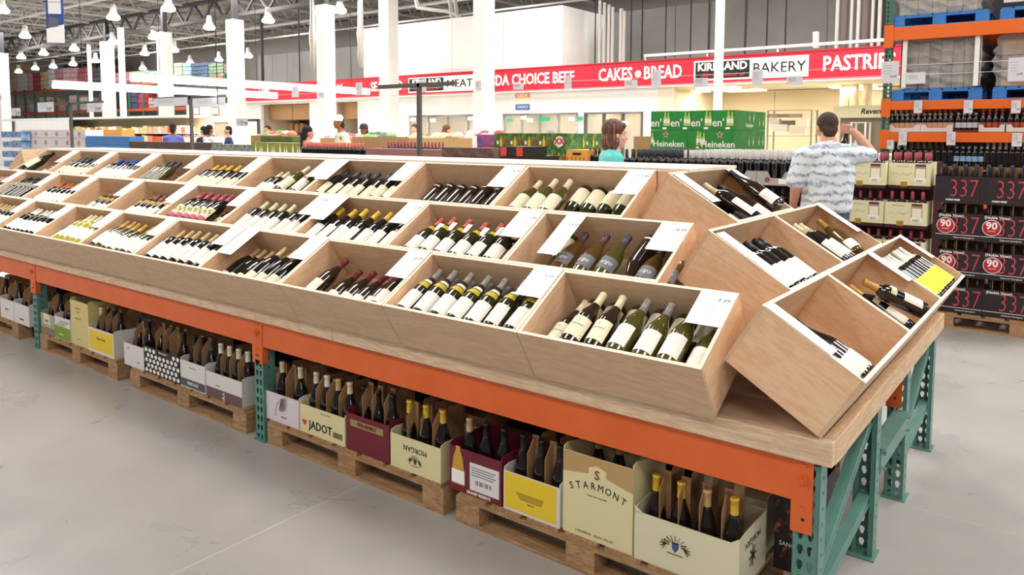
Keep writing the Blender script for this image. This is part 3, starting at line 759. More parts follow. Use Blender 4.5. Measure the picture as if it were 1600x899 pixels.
def crest(e, x, z, s, m=VIG, y=-.0008):
    """small emblem: shield between two scrolls with feathers above"""
    k = MB()
    for i in range(9):
        a = pi*i/8; k.bar((x+cos(a)*s*.35, y, z+sin(a)*s*.25), (x+cos(a)*s*.75, y, z+sin(a)*s*.6), .0006, s*.09, 0, (0, 1, 0))
    for sx in (-1, 1):
        for i in range(6):
            a = -pi*.3+i*.6; k.bar((x+sx*s*.6, y, z-s*.1), (x+sx*(s*.6+cos(a)*s*.35), y, z-s*.1+sin(a)*s*.35), .0006, s*.12, 0, (0, 1, 0))
    k.prism([(-.22, .2), (.22, .2), (.2, -.15), (0, -.42), (-.2, -.15)], 0, .0006, 0, FRONT(x, 0, z) @ Matrix.Scale(s, 4))
    k.bar((x-s*.5, y, z-s*.5), (x+s*.5, y, z-s*.5), .0006, s*.1, 0, (0, 1, 0))
    return k.obj('crest', m, e)
def face_flower(e, W, h):
    k = MB(); pts = [(-.045, .03), (-.04, .06), (-.03, .09), (-.015, .115), (0, .125)]
    for a, b_ in zip(pts, pts[1:]): k.bar((a[0]-.0, -.0006, a[1]), (b_[0], -.0006, b_[1]), .0006, .004, 0, (0, 1, 0))
    for i in range(12):
        a = -1.9+i*.22; k.bar((.01, -.0006, .135), (.01+cos(a)*.055, -.0006, .125+sin(a)*.06), .0006, .008, 0, (0, 1, 0))
    k.obj('flower_print', mat('mauve print', '#8f8188', .6), e); P_(e, W, 'RESERVE', .03, .035, .013, INK)
def face_jadot(e, W, h):
    P_(e, W, 'JADOT', -.012, .052, .060, BLACK, bold=.0012, sx=.98)
    k = MB(); hp = [(0, -.5), (.45, 0), (.5, .28), (.3, .45), (.08, .38), (0, .22), (-.08, .38), (-.3, .45), (-.5, .28), (-.45, 0)]
    k.prism(hp, 0, .0008, 0, FRONT(-.140, 0, .055) @ Matrix.Scale(.036, 4)); k.obj('heart_print', REDP, e)
    patch(e, .088, .158, .030, .058, BLACK); patch(e, .091, .155, .033, .055, GOLDP, -.0012); bars(e, .094, .150, .036, .052, BLACK, 12, -.0013)
    k = MB()
    for i in range(6): k.bar((-.01+i*.014, -.0006, h-.012-.004*(i % 2)), (.008+i*.014, -.0006, h-.022+.004*(i % 2)), .0006, .005, 0, (0, 1, 0))
    k.obj('garland_print', INK, e)
def face_piper(e, W, h):
    patch(e, -W/2+.03, W/2-.04, .125, .158, GOLDP); P_(e, W, 'PIPER-HEIDSIECK', -.003, .1415, .0245, MAROON, -.0016, sx=.72, bold=.0004)
    P_(e, W, 'CHAMPAGNE', -.003, .175, .018, mat('faint red print', '#8d4450', .6))
def face_morgan(e, W, h):
    P_(e, W, 'MORGAN', 0, .112, .036, BLACK, roll=pi, sx=.95); crest(e, .0, .060, .046)
def face_morgan2(e, W, h):
    crest(e, -.035, .10, .062); patch(e, -.045, -.027, .083, .105, BLUEP, -.0014, 'shield_print')
def face_grand(e, W, h):
    patch(e, -.028, W/2-.012, .026, .148, mat('white shipping label', '#dfdcdc', .5), name='shipping_label')
    for i in range(4): patch(e, -.018, W/2-.03-.012*(i % 2), .125-i*.011, .130-i*.011, INK, -.0012, 'print_line')
    bars(e, .005, W/2-.05, .055, .075, BLACK, 16, -.0012)
    P_(e, W, 'GRAND RESERVE', .02, .012, .0185, WHITE, sx=.95, bold=.0004)
    k = MB(); pr = [(-.035, 0), (.035, 0), (.035, .06), (.026, .12), (.012, .155), (.012, .172), (-.012, .172), (-.012, .155), (-.026, .12), (-.035, .06)]
    k.prism(pr, 0, .0008, 0, FRONT(-W/2+.05, 0, .03)); k.obj('bottle_print', mat('amber print', '#c89a3a', .5), e)
    patch(e, -W/2+.013, -W/2+.087, .035, .095, WHITE, -.0014, 'bottle_label_print')
def face_yellow(e, W, h):
    patch(e, -W/2+.006, W/2-.014, .012, h-.004, YEL)
    for i in range(4): patch(e, -.075+i*.006, .065-i*.004, .086-i*.0075, .0888-i*.0075, BLACK, -.0011, 'print_line')
    P_(e, W, 'Raymond', .0, .052, .009, BLACK, -.0011, shear=.3)
def face_starmont(e, W, h):
    k = MB(); k.prism([(-W/2+.0005, h-.001), (-W/2+.0005, .245), (-W*.12, .262), (-W*.12, .288), (0, .300), (W*.13, .288), (W*.13, .262), (W/2-.0005, .235), (W/2-.0005, h-.001)], 0, .0007, 0, FRONT(0, 0, 0)); k.obj('printed_panel', TANC, e)
    P_(e, W, 'S', .0, .262, .05, mat('rust print', '#9a4630', .6), -.001, bold=.001)
    s = 'STARMONT'; R = .33
    for i, c in enumerate(s):
        a = (i-3.5)*.101; P_(e, W, c, R*sin(a), .216-R*(1-cos(a))*1.1, .040, BLACK, roll=-a, sx=.88)
    P_(e, W, 'WINERY AND VINEYARDS', 0, .176, .0075, INK); P_(e, W, 'CARNEROS · NAPA VALLEY', -.01, .022, .0135, mat('brown print', '#8a7a58', .6), space=1.05)
def face_dots(e, W, h):
    k = MB(); pts = [(cos(2*pi*i/14), sin(2*pi*i/14)) for i in range(14)]
    for r in range(5):
        for c in range(9):
            x = -W/2+.026+c*.0485+(.024 if r % 2 else 0); z = .02+r*.033
            if x > W/2-.012 or (r == 4 and 2 < c < 7) or z > h-.014: continue
            k.prism([(a*.0165, b_*.0135) for a, b_ in pts], 0, .0007, 0, FRONT(x, 0, z))
    k.obj('dot_print', WHITE, e); P_(e, W, 'PAUL & LOLA', .02, h-.018, .017, WHITE, -.0009)
def face_simple(t, s=.018, z=.5, m=BLACK):
    return lambda e, W, h: P_(e, W, t, 0, h*z, s, m)
def face_meritage(e, W, h):
    patch(e, -W/2+.002, W/2-.002, .006, .055, mat('slate carton print', '#55545c', .6)); P_(e, W, 'MERITAGE', 0, .03, .026, WHITE, -.0012); P_(e, W, 'Columbia Valley', 0, h-.035, .011, INK)
def face_code(e, W, h):
    patch(e, -W/2+.001, W/2-.001, .0, .06, mat('mauve brown carton print', '#6a5450', .6)); P_(e, W, 'CABERNET', -.06, .08, .010, INK); P_(e, W, 'ARA', .0, .02, .035, WHITE, -.0012, roll=pi/2)
def face_napa(e, W, h):
    P_(e, W, '2010', -.07, h-.03, .012, INK); P_(e, W, 'NAPA', .06, .04, .012, INK)
def face_yellabel(e, W, h):
    patch(e, -W/2+.012, W/2-.012, .022, h-.012, YEL); P_(e, W, 'Vinho Verde', -.0, h*.62, .026, BLACK, -.0011, shear=.2)
def face_chateau(e, W, h):
    for i, (t, s, z) in enumerate([('LES', .012, .30), ('CHATEAU', .020, .275), ('Cru Classe', .012, .25), ('BORDEAUX', .018, .20), ('12 x 750 ml', .010, .05)]): P_(e, W, t, -.02, z, s, GOLDP)
def face_hill(e, W, h):
    patch(e, -W/2+.002, W/2-.002, .004, .10, OLIVEG); k = MB()
    for i in range(7): k.bar((-W/2+.03+i*.02, -.0006, .105), (W/2-.14+i*.022, -.0006, h-.02), .0006, .004, 0, (0, 1, 0))
    k.obj('row_print', INK, e); P_(e, W, 'ORGANIC', -.02, .04, .016, WHITE, -.0012)
def face_vine(e, W, h):
    patch(e, -.07, .05, .08, .16, CREAM2); bars(e, -.04, .03, .095, .115, BLACK, 10, -.0012); patch(e, -W/2+.002, W/2-.002, .0, .055, mat('brown carton print', '#857763', .6))
CART = [  # x0, x1, hf, hb, material, print, label, dividers, caps, y0
 (-2.985, -2.665, .155, .17, BLUSHC, face_flower, 'pinkish white carton with a mauve flower print, beside the middle post', 3, ['cream', 'cream'], .045),
 (-2.655, -2.300, .148, .155, CREAMC, face_jadot, 'cream carton with heart and bold black name', 3, ['cream', 'white', 'tan', 'cream'], .045),
 (-2.288, -1.985, .185, .195, MAROON, face_piper, 'plain burgundy carton with a dull gold name panel', 3, ['black', 'black', 'black'], .045),
 (-1.975, -1.655, .160, .175, CREAMC, face_morgan, 'cream carton with upside-down name and crest', 3, ['yellow', 'yellow', 'yellow'], .045),
 (-1.602, -1.312, .195, .21, MAROON, face_grand, 'burgundy carton with a white shipping label and bottle picture', 0, ['tan', 'black', 'black'], .045),
 (-1.300, -1.020, .165, .178, WHITEC, face_yellow, 'white carton with a bright yellow printed front', 2, ['black', 'black', 'black'], .045),
 (-1.008, -.700, .330, .330, CREAMC, face_starmont, 'tall cream carton with tan top and arched black name', 0, ['tan', 'tan', 'cream'], .050),
 (-.690, -.295, .180, .20, CREAM2, face_morgan2, 'wide pale carton with a small coat of arms, nearest the corner', 4, ['yellow', 'yellow', 'tan', 'yellow'], .045),
 (-4.555, -4.290, .150, .165, WHITEC, face_napa, 'white carton left of the dotted one', 2, ['black', 'black'], .045),
 (-4.280, -3.850, .175, .185, BLACK, face_dots, 'black carton covered with white dots', 4, ['black', 'dgrey', 'black'], .045),
 (-3.838, -3.560, .165, .175, WHITEC, face_meritage, 'white carton with slate band, right of the dotted one', 2, ['black', 'black', 'dgrey'], .045),
 (-3.548, -3.180, .150, .165, WHITEC, face_code, 'white carton with brown lower band, left of the middle post', 3, ['white', 'white', 'white', 'white'], .045),
 (-5.890, -5.650, .160, .17, mat('grey green carton', '#a8a48c', .6), face_vine, 'grey carton with brown band, leftmost on the second pallet', 2, ['black', 'black'], .045),
 (-5.640, -5.375, .17, .18, WHITEC, face_hill, 'white and green carton beside the tall yellow one', 2, ['black', 'black'], .045),
 (-5.368, -5.085, .330, .330, YELD, face_chateau, 'tall pale yellow carton with faded gold print', 0, ['black', 'black'], .05),
 (-5.075, -4.700, .175, .19, WHITEC, face_yellabel, 'white carton with a large yellow label, at the pallet end', 3, ['cream', 'black', 'black', 'black'], .045),
 (-7.0, -6.72, .165, .18, KRAFT, None, 'brown carton at the left edge of the photo', 2, ['black', 'black'], .045),
 (-6.71, -6.43, .165, .18, WHITEC, face_simple('ESTATE', .02), 'white carton, left one of the pair by the far post', 2, ['black', 'black'], .045),
 (-6.42, -6.12, .165, .18, WHITEC, face_simple('VINTNER', .02, .25), 'white carton, right one of the pair by the far post', 2, ['black', 'black'], .045),
]
UP = {}
def standing(style_key, x, y, z, label, group):
    """upright bottle in a carton; only neck and shoulder show"""
    if style_key not in UP:
        g = MB().lathe([(r, q) for r, q in BURG if q <= .26]+[(.0144, .262)], 10).mesh('glass', [GL['dark']])
        c = MB().lathe([(.0158, .225), (.0155, .25), (.0150, .289), (.0162, .29), (.0160, .298), (.013, .301)], 10).mesh('capsule', [capm(style_key)])
        UP[style_key] = (g, c)
    e = empty('wine_bottle', (x, y, z), label, 'bottle', group)
    link('glass', UP[style_key][0], e); link('capsule', UP[style_key][1], e)
    return e
for x0, x1, hf, hb, m, fn, lab, nd, caps, y0 in CART:
    carton(x0, x1, y0, .27, hf, hb, m, fn, lab, dividers=nd)
    n = len(caps); W = x1-x0
    for i, c in enumerate(caps):
        x = x0+W*(i+.5)/n+random.uniform(-.006, .006)
        if nd: x = x0+W*(i+.5)/max(n, 1)
        cn = {'black': 'black', 'cream': 'cream', 'white': 'white', 'tan': 'tan', 'yellow': 'yellow', 'dgrey': 'slate'}[c]
        zz = PZ+.004+(.045 if hf > .3 else 0)
        short = lab.split(',')[0].replace('carton with', 'carton,').split(' with ')[0]
        if 'pair by' in lab: short = lab.split(',')[1].split()[0]+' white carton of the pair'
        if 'slate band' in lab: short = 'white carton right of the dotted one'
        if 'brown lower band' in lab: short = 'white carton beside the middle post'
        standing(c, x, y0+.075+(.1 if hf > .3 else 0), zz, ('dark bottle, %s cap, %s in the %s' % (cn, word(i, n).replace(' from left', ''), ' '.join(short.replace(',', '').split()[:7]))), 'bottles in the '+short)
# side print of the corner carton
e = [o for o in COL.objects if o.name.startswith('wine_carton') and o.get('label', '').startswith('wide pale')][0]
W = .395
text('MORGAN', .034, BLACK, e, Matrix.Translation((W/2+.0006, .13, .15)) @ Matrix.Rotation(pi/2, 4, 'Z') @ Matrix.Rotation(pi/2, 4, 'X') @ Matrix.Rotation(pi, 4, 'Z'), .0005)
k = MB()
for i in range(8): k.bar((W/2+.0007, .13, .09), (W/2+.0007, .13+.035*cos(i*.8), .09+.04*sin(i*.8)), .008, .0006, 0, (1, 0, 0))
k.obj('crest', VIG, e)
# dark cartons further back under the table
BACKC = mat('dark wine carton', '#3b2025', .6); PATC = mat('patterned dark carton', '#1f1518', .45, col2='#a8483c', scale=26, lo=.55, hi=.62)
carton(-.262, -.135, .30, .36, .30, .30, PATC, face_simple('SANGRIA', .022, .33, WHITE), 'dark patterned carton standing at the corner behind the post', z=PZ)
n = 0
for a, b_ in PAL:
    for yy in (.36, .68):
        k = int((b_-a)/.31)
        for i in range(k):
            x0 = a+.02+i*(b_-a-.04)/k; x1 = x0+(b_-a-.04)/k-.01; n += 1
            if x0 < -.28 and x1 > -.30: continue
            mm = random.choice((KRAFT, WHITEC, BACKC, CREAM2, BACKC))
            carton(x0, x1, yy, .27, .2, .2, mm, None, '%s carton in the shade, %s of the %s rear line, %s pallet' % ({KRAFT.name: 'brown', WHITEC.name: 'white', BACKC.name: 'dark red', CREAM2.name: 'cream'}[mm.name], ORD[i], 'first' if yy < .5 else 'second', ORD[PAL.index((a, b_))]), group='shaded cartons behind the front cartons')

# ================================================================== the hall behind the display
YB = 17.2
def P2(u, v, y=None, x=None, z=None, d=None): return at(u, v, x, y, z, d)
def span(u0, v0, u1, v1, y):
    """x and z range of a rectangle facing the camera side, standing at the given y"""
    um, vm = (u0+u1)/2, (v0+v1)/2
    return at(u0, vm, y=y).x, at(u1, vm, y=y).x, at(um, v1, y=y).z, at(um, v0, y=y).z
CREAMW = mat('cream interior wall', '#e6d9bf', .6); WALLW = mat('white painted wall', '#e9e7e3', .6, col2='#e3e1dc', scale=2)
GREYW = mat('grey insulated panel', '#8f8f8d', .55, col2='#878786', scale=1.5); SIGNR = mat('red sign band', '#c8283a', .4); SIGNT = mat('sign trim white', '#f3ece6', .5)
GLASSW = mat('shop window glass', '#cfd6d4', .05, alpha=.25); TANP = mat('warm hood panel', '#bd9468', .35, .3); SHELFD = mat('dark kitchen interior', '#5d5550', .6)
# ---- walls
w1 = empty('wall_back', (-16, YB, 0)); w1['kind'] = 'structure'
O = Vector((-16, YB, 0))
def wb(x0, x1, z0, z1, m=WALLW, y0=YB, y1=YB+.15, nm='wall_panel'): return MB(O).box(x0, x1, y0, y1, z0, z1).obj(nm, m, w1)
# openings of the counter wall (x ranges)
xa, xb, za, zb = span(408, 157, 484, 232, YB); xc, xd, _, _ = span(523, 157, 559, 232, YB)
o1 = (xa, xb, 1.0, 2.95); o2 = (xc, xd, 1.0, 2.95)
x3, x4, _, _ = span(640, 181, 762, 214, YB); x5, x6, _, _ = span(787, 180, 902, 214, YB); x7, x8, _, _ = span(914, 180, 1003, 214, YB)
x9, x10, _, _ = span(318, 187, 358, 216, YB)
wins = [(x9, x10, .9, 2.2), (o1[0], o1[1], 1.0, 2.93), (o2[0], o2[1], 1.0, 2.93), (x3, x4, 1.1, 2.36), (x5, x6, 1.1, 2.36), (x7, x8, 1.0, 2.36)]
XR = at(1035, 150, y=YB).x; XL = at(292, 200, y=YB).x
px = XL
for a, b_, z0, z1 in wins:
    wb(px, a, 0, 3.03); wb(a, b_, 0, z0); wb(a, b_, z1, 3.03); px = b_
wb(px, XR, 0, 3.03)
wb(XL, -11.0, 3.03, 3.05); wb(XR-.12, XR+.35, 0, 3.03, CREAMW, YB-.02, YB+.2)
# rooms behind the openings
for i, (a, b_, z0, z1) in enumerate(wins):
    d_ = 2.2
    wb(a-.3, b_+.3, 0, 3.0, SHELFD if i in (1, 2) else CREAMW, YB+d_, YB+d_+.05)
    wb(a-.3, a-.25, 0, 3.0, CREAMW, YB+.15, YB+d_); wb(b_+.25, b_+.3, 0, 3.0, CREAMW, YB+.15, YB+d_)
    wb(a-.3, b_+.3, 2.98, 3.03, CREAMW, YB+.15, YB+d_)
for i, (a, b_, z0, z1) in enumerate(wins):
    if i in (1, 2): continue
    w_ = empty('window_%d' % (i+1), ((a+b_)/2, YB, z0)); w_['kind'] = 'structure'; wo = w_.location
    n = 1 if i == 0 else 4 if i < 5 else 3
    for q in range(n+1):
        x = a+(b_-a)*q/n; MB(wo).box(x-.03, x+.03, YB-.02, YB+.1, z0, z1).obj('mullion', STEEL if i < 5 else SHELFD, w_)
    for zz in (z0, z1-.05): MB(wo).box(a, b_, YB-.03, YB+.1, zz, zz+.05).obj('frame_rail', STEEL, w_)
    for q in range(n):
        MB(wo).box(a+(b_-a)*q/n+.03, a+(b_-a)*(q+1)/n-.03, YB+.03, YB+.036, z0+.05, z1-.05).obj('pane', GLASSW, w_)
# hood panels and shelves in the two kitchen openings
for (a, b_, z0, z1), nm in ((wins[1], 'left kitchen opening'), (wins[2], 'narrow kitchen opening beside the white column')):
    t = empty('kitchen_hood', ((a+b_)/2, YB+.9, 0), 'warm metal extraction hood in the '+nm, 'hood'); to = t.location
    n = 2 if b_-a > 2 else 1
    for q in range(n):
        MB(to).box(a+(b_-a)*q/n+.02, a+(b_-a)*(q+1)/n-.02, YB+.4, YB+1.6, 2.28, 2.92).obj('hood_panel', TANP, t)
    t = empty('wall_shelf', ((a+b_)/2, YB+1.7, 1.75), 'metal shelf with boxes in the '+nm, 'shelf'); to = t.location
    MB(to).box(a+.1, b_-.1, YB+1.5, YB+2.1, 1.76, 1.79).obj('shelf_board', STEEL, t)
    MB(to).box(a+.1, b_-.1, YB+1.0, YB+2.1, 1.1, 1.13).obj('shelf_board', STEEL, t)
for q, u in enumerate((457, 466, 474)):
    p = at(u, 186, y=YB+1.6); tag(MB(p).box(p.x-.12, p.x+.12, p.y-.1, p.y+.1, 1.795, 2.15).obj('food_container', mat('peach container', '#e0a987', .5), None, p), 'peach coloured tub, %s on the kitchen shelf' % ORD[q], 'container', 'tubs on the kitchen shelf')
for q, (u0, u1) in enumerate(((303, 312), (332, 343))):
    a, b_, z0, z1 = span(u0, 167, u1, 180, YB); t = empty('framed_picture', ((a+b_)/2, YB, z0), '%s small tan framed notice high on the white counter wall' % ('left' if q == 0 else 'right'), 'picture')
    MB(t.location).box(a, b_, YB-.03, YB-.001, z0, z1).obj('frame', TANP, t); MB(t.location).box(a+.05, b_-.05, YB-.034, YB-.03, z0+.05, z1-.05).obj('notice', PAPER, t)
# ---- the long red sign band
sg = empty('department_sign', (-15, YB-.12, 3.05), 'long red sign band with white lettering over the food counters', 'sign'); SO = sg.location
for i in range(9):
    a = -29.0+i*3.25; MB(SO).box(a, a+3.245, YB-.12, YB, 3.06, 3.76).obj('sign_panel', SIGNR, sg)
MB(SO).box(-29.0, .25, YB-.16, YB, 3.03, 3.06).obj('sign_rail', SIGNT, sg); MB(SO).box(-29.0, .25, YB-.14, YB, 3.76, 3.79).obj('sign_rail', SIGNR, sg)
def sgn(txt, u0, u1, h, m=WHITE, zc=3.42, bold=.012, shear=0, y=YB-.125, name='lettering'):
    x0 = at(u0, 118, y=y).x; x1 = at(u1, 118, y=y).x
    o = text(txt, h/.72, m, sg, Matrix(), .004, shear, 1, bold=bold, name=name)
    w_ = max(v.co.x for v in o.data.vertices)-min(v.co.x for v in o.data.vertices)
    o.data.transform(Matrix.Diagonal(((x1-x0)/w_, 1, 1, 1)))
    o.matrix_basis = Matrix.Translation(Vector(((x0+x1)/2, y, zc))-SO) @ Matrix.Rotation(pi/2, 4, 'X')
sgn('CAKES', 935, 988, .36); sgn('BREAD', 1006, 1065, .36); sgn('PASTRIES', 1285, 1398, .36); sgn('USDA CHOICE BEEF', 757, 897, .34); sgn('SEAFOOD', 579, 629, .34); sgn('PORK', 497, 536, .32); sgn('LAMB', 404, 420, .3)
o = MB(SO).prism([(.1*cos(i*pi/8), .1*sin(i*pi/8)) for i in range(16)], 0, .01, 0, FRONT(at(997, 116, y=YB-.125).x, YB-.12, 3.42)).obj('bullet', WHITE, sg)
for u0, um, u1, s1, s2 in ((638, 693, 743, 'KIRKLAND', 'MEAT'), (1084, 1171, 1263, 'KIRKLAND', 'BAKERY')):
    x0, x1 = at(u0, 118, y=YB-.12).x, at(u1, 118, y=YB-.12).x; xm = at(um, 118, y=YB-.12).x
    pl = MB(SO).box(x0, x1, YB-.125, YB-.12, 3.15, 3.68).obj('name_plate', WHITE, sg)
    MB(SO).box(x0+.05, xm, YB-.129, YB-.125, 3.2, 3.64).obj('black_plate', BLACK, sg)
    sgn(s1, u0+6, um-4, .2, WHITE, 3.50, .01, 0, YB-.13); sgn('Signature', u0+10, um-8, .09, SIGNR, 3.29, .004, .3, YB-.13); sgn(s2, um+5, u1-5, .27, BLACK, 3.40, 0, 0, YB-.13)
bd = empty('grade_badge', at(817, 160, y=YB), 'shield badge in orange, white and blue on the white counter wall', 'sign'); bo = bd.location.copy()
a, b_, z0, z1 = span(805, 146, 829, 174, YB)
shp = [(-.5, .5), (.5, .5), (.45, .1), (.5, -.3), (0, -.5), (-.5, -.3), (-.45, .1)]
MB().prism([(p*(b_-a), q*(z1-z0)) for p, q in shp], 0, .02, 0, FRONT((a+b_)/2-bo.x, YB-bo.y, (z0+z1)/2-bo.z)).obj('badge_plate', mat('badge cream', '#f0dcc0', .5), bd)
MB().box(-.3, .3, -.024, -.02, .14, .28).obj('badge_top', mat('badge orange', '#e0905a', .5), bd); MB().box(-.28, .28, -.024, -.02, -.24, -.06).obj('badge_blue', BLUEP, bd)
text('USDA', .15, WHITE, bd, FRONT(0, -.026, .21), .001); text('CHOICE', .12, WHITE, bd, FRONT(0, -.026, -.15), .001)
# ---- white box room above the counter and grey panels either side
w2 = empty('wall_upper', (-16, YB, 3.7)); w2['kind'] = 'structure'; O2 = w2.location
def wu(x0, x1, y0, y1, z0, z1, m=WALLW, nm='wall_panel'): return MB(O2).box(x0, x1, y0, y1, z0, z1).obj(nm, m, w2)
n = 4
for i in range(n): wu(-21.4+i*8.9/n+.008, -21.4+(i+1)*8.9/n-.008, YB, YB+2.6, 3.72, 5.62)
wu(-12.5, -12.45, YB, YB+2.6, 3.72, 5.62)
for i in range(9): wu(-31+i*1.1+.012, -31+(i+1)*1.1-.012, YB+2.0, YB+2.1, 2.9, 5.35, GREYW)
for i in range(14): wu(-12.4+i*1.15+.012, -12.4+(i+1)*1.15-.012, YB+2.9, YB+3.0, 3.0, 5.75, GREYW)
DARKW = mat('dark far wall', '#4a4444', .8)
wu(-60, 16, 27, 27.2, 0, CEIL, mat('grey far wall', '#8a8683', .8), 'far_wall_panel')
# dark structural bay behind the rack
wu(-3.9, 6, YB+1.2, YB+1.3, 3.8, 7.6, DARKW)
for i in range(7):
    u = 1308+i*11; p = at(u, 40, y=YB+1.0)
    tag(MB((p.x, p.y, 3.8)).cyl((p.x, p.y, 3.8), (p.x, p.y, 7.4), (.05, .09, .04)[i % 3], 8).obj('vertical_pipe', (PIPE, mat('rusty pipe', '#6d5f58', .6), PIPE)[i % 3], None, (p.x, p.y, 3.8)), 'vertical pipe over the bakery sign, %s from the left' % ORD[i], 'pipe', 'vertical pipes over the bakery sign')
for i, u in enumerate((937, 944, 951, 957, 970, 975)):
    p = at(u, 60, y=YB+1.4); r = (.05, .05, .05, .05, .06, .05)[i]
    tag(MB((p.x, p.y, 3.75)).cyl((p.x, p.y, 3.75), (p.x, p.y, 5.9-.08*i), r, 8).obj('vertical_conduit', PIPE, None, (p.x, p.y, 3.75)), 'pale conduit right of the white box room, %s from the left' % ORD[i], 'pipe', 'conduits beside the white box room')
for i, u in enumerate((930, 986, 1003, 1040, 1079, 1107, 1164, 1198, 1227)):
    p = at(u, 60, y=YB+1.6)
    tag(MB((p.x, p.y, 3.75)).cyl((p.x, p.y, 3.75), (p.x, p.y, 7.4), .022, 6).obj('hanger_rod', DARK, None, (p.x, p.y, 3.75)), 'thin dark rod before the grey panels, %s from the left' % ORD[i], 'rod', 'dark rods before the grey panels')
for i, u in enumerate((410, 468, 467)):
    if i == 2: continue
    p = at(u, 100, y=YB+.9); tag(MB((p.x, p.y, 3.2)).cyl((p.x, p.y, 3.2), (p.x, p.y, 7), .07 if i == 0 else .03, 8).obj('hanger_rod', DARK, None, (p.x, p.y, 3.2)), '%s dark post before the left grey panels' % ('thick' if i == 0 else 'thin'), 'rod')
# pale guard rail on top of the bakery sign
gr = empty('guard_rail', (-6, YB+.3, 3.76), 'white pipe rail above the bakery sign', 'rail'); go = gr.location
MB(go).box(-9.8, 0, YB+.25, YB+.37, 3.93, 4.0).obj('rail', WHITE, gr)
for x in (-9.78, -7.9, -6.0, -4.1, -2.2): MB(go).cyl((x, YB+.3, 3.76), (x, YB+.3, 3.95), .03, 6).obj('rail_post', WHITE, gr)
tag(MB(at(1272, 50, y=YB+.6)).bar(at(1275, 75, y=YB+.6), at(1275, 50, y=YB+.6), .12, .12).obj('vent_stack', WHITE, None, at(1272, 50, y=YB+.6)), 'short white vent standing above the bakery sign', 'pipe')
# big loop of pale pipes on top of the white box
pts = [(570+80, 0), (652, 12), (700, 18), (718, 26)]
lp = MB(at(690, 10, y=YB+.8)); 
for a, b_ in zip(pts, pts[1:]): lp.cyl(at(*a, y=YB+.8), at(*b_, y=YB+.8), .07, 8)
for u in (706, 714): lp.cyl(at(u, 28, y=YB+.8), at(u-4, -6, y=YB+.8), .07, 8)
tag(lp.obj('pipe_loop', PIPE, None, at(690, 10, y=YB+.8)), 'bent pale pipes rising above the white box room', 'pipe')
# foil ducts
FOIL = mat('crinkled foil', '#b9b4ad', .3, .8, bump=.8, scale=25)
for i, (u, v0, v1) in enumerate(((490, 28, 112), (564, 40, 105))):
    p = at(u, v1, y=YB-.9); q_ = at(u, v0, y=YB-.9)
    tag(MB().lathe([(.06, 0), (.14, .4), (.11, .8), (.15, 1.2), (.10, q_.z-p.z), (.09, CEIL-.1-p.z)], 12).obj('foil_duct', FOIL, None, p), 'foil wrapped duct hanging %s' % ('left of the white column' if i == 0 else 'at the left edge of the white box room'), 'duct')

# ---- bakery room at the right
w3 = empty('wall_bakery', (-5, YB+3, 0)); w3['kind'] = 'structure'; O3 = w3.location
def wk(x0, x1, y0, y1, z0, z1, m=CREAMW, nm='wall_panel'): return MB(O3).box(x0, x1, y0, y1, z0, z1).obj(nm, m, w3)
for i in range(6): wk(XR-.1+i*1.9+.006, XR-.1+(i+1)*1.9-.006, YB+4.0, YB+4.1, 0, 3.1)
wk(XR-.1, XR, YB, YB+4, 0, 3.05); wk(XR-.1, 1.5, YB, YB+4.1, 3.03, 3.06, nm='ceiling_panel')
BAKL = mat('bakery light panel', '#fff3d6', .4, emit=2.6)
for i, (u0, u1, v) in enumerate(((1055, 1100, 143), (1095, 1150, 137), (1138, 1190, 141), (1305, 1360, 135), (1332, 1384, 139))):
    a = at((u0+u1)/2, v, z=3.02); a.y = min(max(a.y, YB+.4), YB+3.4)
    t = MB((a.x, a.y, 3.0)).box(a.x-.55, a.x+.55, a.y-.28, a.y+.28, 2.99, 3.028).obj('ceiling_light', BAKL, None, (a.x, a.y, 3.0)); tag(t, 'flat glowing ceiling panel in the bakery, %s from the left' % ORD[i], 'ceiling lamp', 'bakery ceiling lights')
for x in (-8, -5, -2): area('bakery_light', (x, YB+1.8, 2.95), 1.2, .6, 60, (1, .9, .72))
for (a, b_, z0, z1) in wins: area('counter_light', ((a+b_)/2, YB+1.1, 2.9), min(2, b_-a), .5, 28, (1, .88, .7))
# oven hood with script lettering
ov = empty('bakery_oven', at(1345, 200, y=YB+1.5), 'cream oven hood with dark script lettering beside the rack', 'oven'); oo = ov.location.copy(); oo.z = 0; ov.location = oo
a, b_, z0, z1 = span(1302, 165, 1382, 184, YB+1.2)
MB(oo).box(a, b_+.6, YB+1.2, YB+2.4, z0, z1).obj('hood', CREAM2, ov); MB(oo).box(a+.1, b_+.5, YB+1.5, YB+2.4, 0, z0).obj('oven_body', mat('grey brown oven steel', '#9b8d7c', .35, .5), ov)
x_ = at(1362, 172, y=YB+1.19).x; text('Revent', .19, BLACK, ov, FRONT(x_-oo.x, YB+1.195-oo.y, (z0+z1)/2), .002, .3, bold=.004)
for u in (1320, 1335, 1355):
    p = at(u, 150, y=YB+1.7); MB(oo).cyl((p.x, p.y, z1), (p.x, p.y, 3.02), .12, 10).obj('flue', CREAMW, ov)
